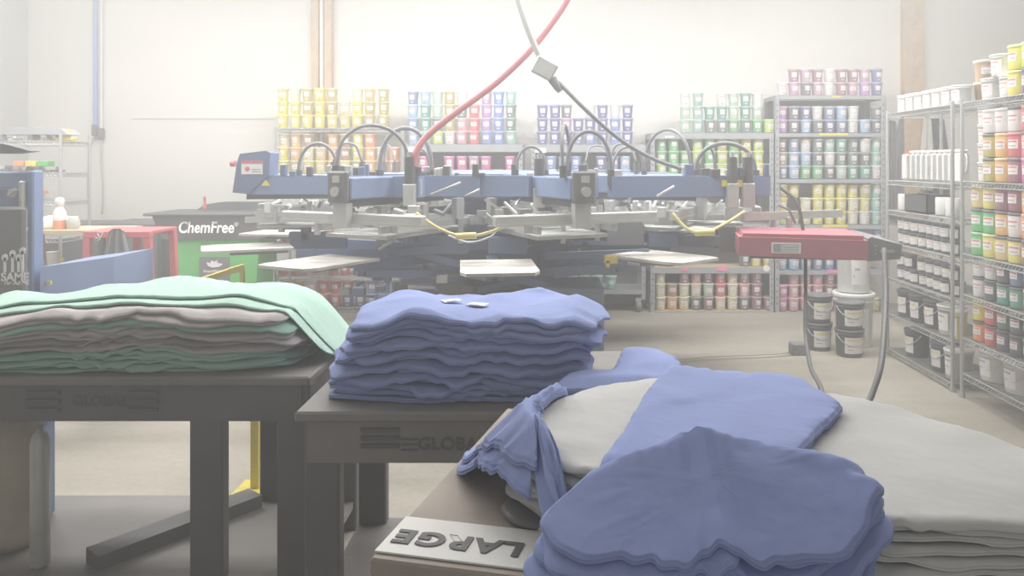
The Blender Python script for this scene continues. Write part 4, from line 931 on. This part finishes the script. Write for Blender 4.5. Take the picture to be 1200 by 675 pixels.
# ------------------------------------------------------------------- T-shirts
def cloth(name,rgb): return mat(name,rgb,.9,noise=.03,scale=5,bump=.5,bscale=5,spec=.15,sheen=.1)
C_mint=cloth('mint_jersey',(176,212,198)); C_mint2=cloth('sea_green_jersey',(152,196,180)); C_gry=cloth('warm_grey_jersey',(192,186,186)); C_blu=cloth('periwinkle_jersey',(140,156,212)); C_blu2=cloth('periwinkle_jersey_two',(134,150,206)); C_wht=cloth('off_white_jersey',(202,203,202)); C_dk=cloth('dark_grey_jersey',(150,146,148))
class Pile:
    def __init__(s,x0,x1,y0,y1,tab,seed,res=.012,drop=1.6):
        s.x0=x0;s.y0=y0;s.res=res; s.nx=int((x1-x0)/res)+1; s.ny=int((y1-y0)/res)+1
        X=x0+np.arange(s.nx)*res; Y=y0+np.arange(s.ny)*res; s.X,s.Y=np.meshgrid(X,Y,indexing='ij')
        s.rs=np.random.RandomState(seed)
        z,inside,dist=tab(s.X,s.Y)
        s.H=z-np.minimum(dist*drop,.6)
        s.waves=[(s.rs.uniform(5,26),s.rs.uniform(5,20),s.rs.uniform(0,6.28)) for _ in range(7)]
    def blur(s,A,k=3,it=2):
        for _ in range(it):
            B=np.pad(A,k,mode='edge'); C=np.zeros_like(A); n=0
            for i in range(-k,k+1,1): C+=B[k+i:k+i+s.nx,k:k+s.ny]; n+=1
            C/=n; B=np.pad(C,k,mode='edge'); D=np.zeros_like(A)
            for i in range(-k,k+1,1): D+=B[k:k+s.nx,k+i:k+i+s.ny]
            A=D/n
        return A
    def dil(s,A,slope,it=16):
        A=A.copy(); a=slope*s.res
        for _ in range(it):
            B=A.copy()
            B[1:]=np.maximum(B[1:],A[:-1]-a); B[:-1]=np.maximum(B[:-1],A[1:]-a)
            C=B.copy(); C[:,1:]=np.maximum(C[:,1:],B[:,:-1]-a); C[:,:-1]=np.maximum(C[:,:-1],B[:,1:]-a)
            A=C
        return A
    def samp(s,A,x,y):
        fx=np.clip((x-s.x0)/s.res,0,s.nx-1.001); fy=np.clip((y-s.y0)/s.res,0,s.ny-1.001)
        i=fx.astype(int); j=fy.astype(int); u=fx-i; v=fy-j
        return A[i,j]*(1-u)*(1-v)+A[i+1,j]*u*(1-v)+A[i,j+1]*(1-u)*v+A[i+1,j+1]*u*v
    def wave(s,x,y,w): 
        r=0
        for a,b_,p in w: r=r+np.sin(a*x+p+1.7*np.sin(b_*y*.6+p))*np.cos(b_*y*.8-p*2)
        return r/len(w)
    def shirt(s,poly,t,m,label,group=None,jit=.012,ruf=.012,wr=.25,lens=None,name='t_shirt',big=None,sharp=False,fold=True,slope=.5,hump=None,smooth=0):
        rs=s.rs
        N=220; pts=[Vector((a,b_,0)) for a,b_ in poly]
        # closed resample
        q=pts+[pts[0]]
        if not sharp:
            k=len(pts); sm=[]
            for i in range(k):
                a=pts[(i-1)%k];b_=pts[i];c=pts[(i+1)%k];d_=pts[(i+2)%k]
                for u in np.linspace(0,1,12,endpoint=False):
                    sm.append(.5*((2*b_)+(c-a)*u*.55+(2*a-5*b_+4*c-d_)*u*u*0+((c-b_)*2-(c-a)*.55)*u*u*(1) )) if False else sm.append(b_.lerp(c,u))
            # round the corners by smoothing
            arr=np.array([(v.x,v.y) for v in sm])
            for _ in range(6): arr=(np.roll(arr,1,0)+arr*2+np.roll(arr,-1,0))/4
        else:
            arr=np.array([(a.lerp(b_,u).x,a.lerp(b_,u).y) for a,b_ in zip(q[:-1],q[1:]) for u in np.linspace(0,1,16,endpoint=False)])
            for _ in range(2): arr=(np.roll(arr,1,0)+arr*2+np.roll(arr,-1,0))/4
        c=arr.mean(0); rel=arr-c; th=np.unwrap(np.arctan2(rel[:,1],rel[:,0])); R=np.hypot(rel[:,0],rel[:,1])
        if th[-1]<th[0]: th=th[::-1];R=R[::-1]
        o=np.argsort(th%(2*PI)); tt=(th%(2*PI))[o]; RR=R[o]
        tt=np.concatenate([tt-2*PI,tt,tt+2*PI]); RR=np.tile(RR,3)
        A=np.arange(N)*2*PI/N; rad=np.interp(A,tt,RR)
        ph=rs.uniform(0,6.28,8); am=rs.uniform(.3,1,8)
        rad=rad+jit*sum(am[k]*np.sin((k+2)*A+ph[k]) for k in range(8))/2.2+jit*.25*np.sin(23*A+ph[0])
        H=np.maximum(s.dil(s.H,slope),0); H=np.maximum(H,s.blur(H))
        if smooth: H=np.maximum(H,s.blur(H,smooth,3))
        w=[(rs.uniform(6,34),rs.uniform(5,24),rs.uniform(0,6.28)) for _ in range(5)]
        w=[(a*.5+b2[0]*.5,b_*.5+b2[1]*.5,p*.25+b2[2]) for (a,b_,p),b2 in zip(w,s.waves)]
        S=np.array([0,.03,.07,.12,.18,.24,.3,.36,.42,.54,.64,.72,.79,.85,.9,.94,.97,.99])
        def zz(x,y,sv,lift=1):
            base=s.samp(H,x,y); e=.8+.2*np.clip((sv-.3)/.7,0,1)
            return base+ruf*e*np.maximum(0,s.wave(x,y,w)*1.6+.25)
        verts=[];rings=[]
        def ring(sv,dr,tz,wrk=0):
            x=c[0]+(rad*sv+dr)*np.cos(A); y=c[1]+(rad*sv+dr)*np.sin(A)
            z=zz(x,y,np.full(N,sv))+t*tz*(1+.25*s.wave(x*1.3,y*1.3,w))*(hump(x,y) if hump else 1)
            if wrk: z=z+wrk*.006*(s.wave(x*2.1+3,y*2.3,w)+1)*.5
            return np.stack([x,y,z],1)
        L=[]
        for sv in S[1:]: L.append(ring(sv,0,1,wr))
        e=t*.5
        prof=[(0,.93),(e*.6,.85),(e,.72),(e*.6,.58),(0,.5),(e*.6,.42),(e,.28),(e*.6,.13),(0,.06)] if fold else [(e*.6,.85),(e,.5),(e*.6,.15)]
        for dr,tz in prof: L.append(ring(1.0,dr-e*.3,tz))
        for sv in S[1:][::-1]: L.append(ring(sv,0,0))
        V=np.concatenate(L); n=len(L); fs=[]
        for k in range(n-1):
            for i in range(N):
                j=(i+1)%N; fs.append((k*N+i,k*N+j,(k+1)*N+j,(k+1)*N+i))
        ctop=len(V); 
        z0=L[0][:,2].mean(); z1=L[-1][:,2].mean(); V=np.concatenate([V,[[c[0],c[1],z0],[c[0],c[1],z1]]])
        for i in range(N):
            j=(i+1)%N; fs.append((ctop,j,i)); fs.append((ctop+1,(n-1)*N+i,(n-1)*N+j))
        me=bpy.data.meshes.new(name); me.from_pydata(V.tolist(),[],[f[::-1] for f in fs]); me.materials.append(m)
        me.polygons.foreach_set('use_smooth',[True]*len(me.polygons)); me.update()
        ob=bpy.data.objects.new(name,me); COL.objects.link(ob); tag(ob,label,'t-shirt',group)
        # deposit
        dx=s.X-c[0];dy=s.Y-c[1]; a=np.arctan2(dy,dx)%(2*PI); rr=np.hypot(dx,dy)
        rb=np.interp(a,np.concatenate([A,[2*PI]]),np.concatenate([rad,[rad[0]]]))+.004
        sv=np.clip(rr/rb,0,1)
        e_=.8+.2*np.clip((sv-.3)/.7,0,1)
        top=H+ruf*e_*np.maximum(0,s.wave(s.X,s.Y,w)*1.6+.25)+t*(1+.25*s.wave(s.X*1.3,s.Y*1.3,w))*(hump(s.X,s.Y) if hump else 1)
        if wr: top=top+wr*.006*(s.wave(s.X*2.1+3,s.Y*2.3,w)+1)*.5
        s.H=np.where(rr<rb,np.maximum(s.H,top+.0022),s.H)
        return ob
def rect_tab(x0,x1,y0,y1,z):
    def f(X,Y):
        d=np.hypot(np.maximum(np.maximum(x0-X,X-x1),0),np.maximum(np.maximum(y0-Y,Y-y1),0)); return np.full_like(X,z+.001),d==0,d
    return f
rs=np.random.RandomState(3)
# --- mint / grey pile
pl=Pile(-2.6,-.5,2.2,3.3,rect_tab(-2.35,-.80,2.50,3.2,.80),21,drop=2.2)
seq=['M2','M2','M2','M2','M2','M2','G','G','D','G','G','G','M2','G','G','M','M']
cmap={'M':(C_mint,'mint'),'M2':(C_mint2,'sea green'),'G':(C_gry,'warm grey'),'D':(C_dk,'dark grey'),'G0':(C_mint,'pale mint')}
for i,kx in enumerate(seq):
    f=i/len(seq); m_,cn=cmap[kx]
    xr=-.92+.06*f+rs.uniform(-.02,.02); xl=-2.2+rs.uniform(-.03,.03); yf=2.56-.04*f+rs.uniform(-.012,.012); yb=3.05+rs.uniform(-.03,.03)
    if i>=len(seq)-2: xr=-.775; yf=2.60+(.07 if i==len(seq)-1 else 0)
    if kx=='G' and i>10: xr-=.05
    poly=[(xl,yf),((xl+xr)/2,yf-.015),(xr,yf+.03),(xr+.02,(yf+yb)/2),(xr,yb),((xl+xr)/2,yb+.02),(xl,yb)]
    pl.shirt(poly,.0081,m_,'%s folded t-shirt, %s from the bottom of the mint and grey pile'%(cn,(ORD+['fourteenth','fifteenth','sixteenth','seventeenth'])[i]),'shirts in the mint and grey pile',jit=.012,ruf=.007 if i<14 else .003,slope=.6 if i<15 else 1.2,hump=lambda x,y: .68+.5*np.exp(-((x+1.38)/.5)**2))
# --- blue pile
pl=Pile(-.95,.45,1.9,3.0,rect_tab(-.73,.37,2.15,2.85,.80),5,drop=2.5)
nb=15
for i in range(nb):
    f=i/nb
    xl=-.655+.022*math.sin(i*1.7)+.035*f+(.02*(i%3) if i>7 else 0); xr=.075+.025*math.sin(i*2.3+1)+.02*f; yf=2.22+.012*math.sin(i*2.9); yb=2.66
    if i>8: xr+=.02
    poly=[(xl,yf+.02),((xl+xr)/2,yf),(xr,yf+.02),(xr+.015,(yf+yb)/2),(xr,yb),((xl+xr)/2,yb+.01),(xl,yb),(xl-.02,(yf+yb)/2)]
    pl.shirt(poly,.0115,(C_blu,C_blu2)[i%2],'blue folded t-shirt, %s from the bottom of the tall blue pile'%((ORD+['fourteenth','fifteenth'])[i]),'shirts in the tall blue pile',jit=.015,ruf=.0075)
for k,(x,y,rz) in enumerate(((-.33,2.46,.5),(-.24,2.40,-.3))):
    z=float(pl.samp(pl.H,np.array([x]),np.array([y]))[0])
    small('paper_tag',MB().box(-.03,.03,-.022,.022,0,.002).box(-.02,.01,-.022,.0,.002,.004),M_paper,(x,y,z+.004),'small cream paper tag on the blue pile, %s of the two'%['back','front'][k],'tag','paper tags on the blue pile',rz)
# loose blue shirts beside it on the same bench
lp=Pile(-.1,.6,1.9,3.0,rect_tab(-.73,.37,2.15,2.85,.80),8,drop=.5)
for i in range(6):
    a_=.008*math.sin(i*2.2)
    lp.shirt([(.0+a_,2.11),(.15,2.10),(.30+a_,2.11),(.37,2.18),(.375,2.35),(.35-a_,2.47),(.22,2.47),(.17,2.24),(.04,2.195)],.0125,(C_blu,C_blu2)[i%2],'blue t-shirt, %s up in the low stack beside the tall blue pile'%ORD[i],'shirts in the low blue stack',jit=.008,ruf=.005,slope=.5)
# --- white pile on the cart
def cart_tab(X,Y):
    c,s_=math.cos(-RZ),math.sin(-RZ); u=(X-CRN.x)*c-(Y-CRN.y)*s_; v=(X-CRN.x)*s_+(Y-CRN.y)*c
    d=np.hypot(np.maximum(np.maximum(-u,u-1.25),0),np.maximum(np.maximum(-v,v-.78),0)); return np.full_like(X,ZT3+.001),d==0,d
pw=Pile(-.5,1.25,.7,2.2,cart_tab,33,drop=1.3)
WP0=[(-.08,1.46),(.08,1.74),(.30,1.77),(.53,1.73),(.70,1.57),(.82,1.37),(.885,1.17),(.78,1.08),(.5,1.06),(.2,1.16),(.02,1.28)]
for i in range(11):
    f=1.035-.035*i/11; cx_,cy_=.42,1.42
    poly=[(cx_+(a-cx_)*f+rs.uniform(-.008,.008),cy_+(b_-cy_)*f+rs.uniform(-.008,.008)) for a,b_ in WP0]
    pw.shirt(poly,.0095,C_wht,'off white t-shirt, %s from the bottom of the white pile'%ORD[i],'shirts in the white pile',jit=.008,ruf=.004 if i<9 else .001,wr=.1,fold=(i<10))
# blue shirt with sleeve lying across the white shirts
def pp(px,py,z): Y=(CZ-z)*F/(py-CY); return ((px-CX)*Y/F,Y)
Z_=.995
poly2=[pp(640,600,.93),pp(575,560,.93),pp(533,514,.93),pp(575,484,.95),pp(612,466,.97),pp(640,455,1.0),pp(662,462,1.0),pp(628,490,1.0),pp(618,520,1.0),pp(640,560,1.0),pp(680,600,1.0)]
for k in range(2):
    pw.shirt([(a+.01*k,b_+.01*k) for a,b_ in poly2],.012,(C_blu2,C_blu)[k],'blue t-shirt bunched along the cart corner beside the tall blue pile, %s one'%['lower','upper'][k],'blue shirts bunched at the cart corner',jit=.004,ruf=.003,wr=.8,slope=1.)
poly=[pp(790,440,Z_),pp(846,432,Z_),pp(897,431,Z_),pp(940,458,Z_),pp(986,490,Z_),pp(962,520,Z_),pp(930,560,Z_),pp(800,590,Z_),pp(690,575,Z_),pp(735,515,Z_),pp(765,470,Z_)]
pw.shirt([(a*.97+.01,b_) for a,b_ in poly],.008,C_blu2,'blue t-shirt spread over the white pile, mostly hidden under another','blue shirts spread on the white pile',jit=.006,ruf=.002,wr=.3,sharp=True)
pw.shirt(poly,.009,C_blu,'blue t-shirt spread flat on top of the white pile, its sleeve pointing outwards','blue shirts spread on the white pile',jit=.003,ruf=.002,wr=.8,sharp=True)
# blue shirts heaped over the front of the cart
for i in range(6):
    sh=.012*math.sin(i*2.1)
    poly=[(-.05+sh+.006*i,1.10),(.08+sh,1.15),(.27,1.16),(.41-sh,1.12),(.45-sh,1.04),(.36,.965+sh),(.12,.97-sh),(-.02+.008*i,1.02)]
    pw.shirt(poly,.009,(C_blu,C_blu2)[i%2],'blue t-shirt, %s up in the heap folded over the cart front'%ORD[i],'blue shirts heaped on the cart front',jit=.010,ruf=.005,smooth=7 if i<3 else 0)
# ------------------------------------------------------------- light & camera
def area(name,loc,sx,sy,e,rot=(0,0,0),col=(1,.985,.955)):
    l=bpy.data.lights.new(name,'AREA'); l.shape='RECTANGLE'; l.size=sx; l.size_y=sy; l.energy=e; l.color=col
    o=bpy.data.objects.new(name,l); COL.objects.link(o); o.location=loc; o.rotation_euler=rot; return o
for i,(x,y) in enumerate(((-3.6,5.6),(-.6,5.6),(2.4,5.6),(-3.6,3.9),(-.6,3.9),(2.4,3.9))):
    area('ceiling_strip_light',(x,y,3.65),2.4,.5,172 if y>5 else 66)
w=bpy.data.worlds.new('World'); bpy.context.scene.world=w; w.use_nodes=True
bg=w.node_tree.nodes['Background']; bg.inputs[0].default_value=(1,.99,.97,1); bg.inputs[1].default_value=.42
nt=w.node_tree; v=nt.nodes.new('ShaderNodeVolumeScatter'); v.inputs['Density'].default_value=.082; v.inputs['Anisotropy'].default_value=.2; v.inputs['Color'].default_value=(1,1,1,1)
nt.links.new(v.outputs[0],nt.nodes['World Output'].inputs['Volume'])     # thin haze added to lift the darks and wash out the colours
area('roller_door_daylight',(0,-1.4,1.9),7,3.4,40,(PI/2,0,0))  # broad fill lamp added behind the camera, no door stands there
cam=bpy.data.cameras.new('camera'); co=bpy.data.objects.new('camera',cam); COL.objects.link(co)
cam.sensor_width=36; cam.lens=F/1200*36; cam.shift_x=-(CX-600)/1200; cam.shift_y=-(337.5-CY)/1200; cam.clip_start=.05
co.location=(0,0,CZ); co.rotation_euler=(PI/2,0,0)
sc=bpy.context.scene; sc.camera=co
sc.view_settings.view_transform='Standard'; sc.view_settings.look='None'; sc.view_settings.gamma=1; sc.view_settings.exposure=0
sc.view_settings.use_curve_mapping=False
sc.cycles.max_bounces=8; sc.cycles.diffuse_bounces=6; sc.cycles.glossy_bounces=3
sc.cycles.use_denoising=True
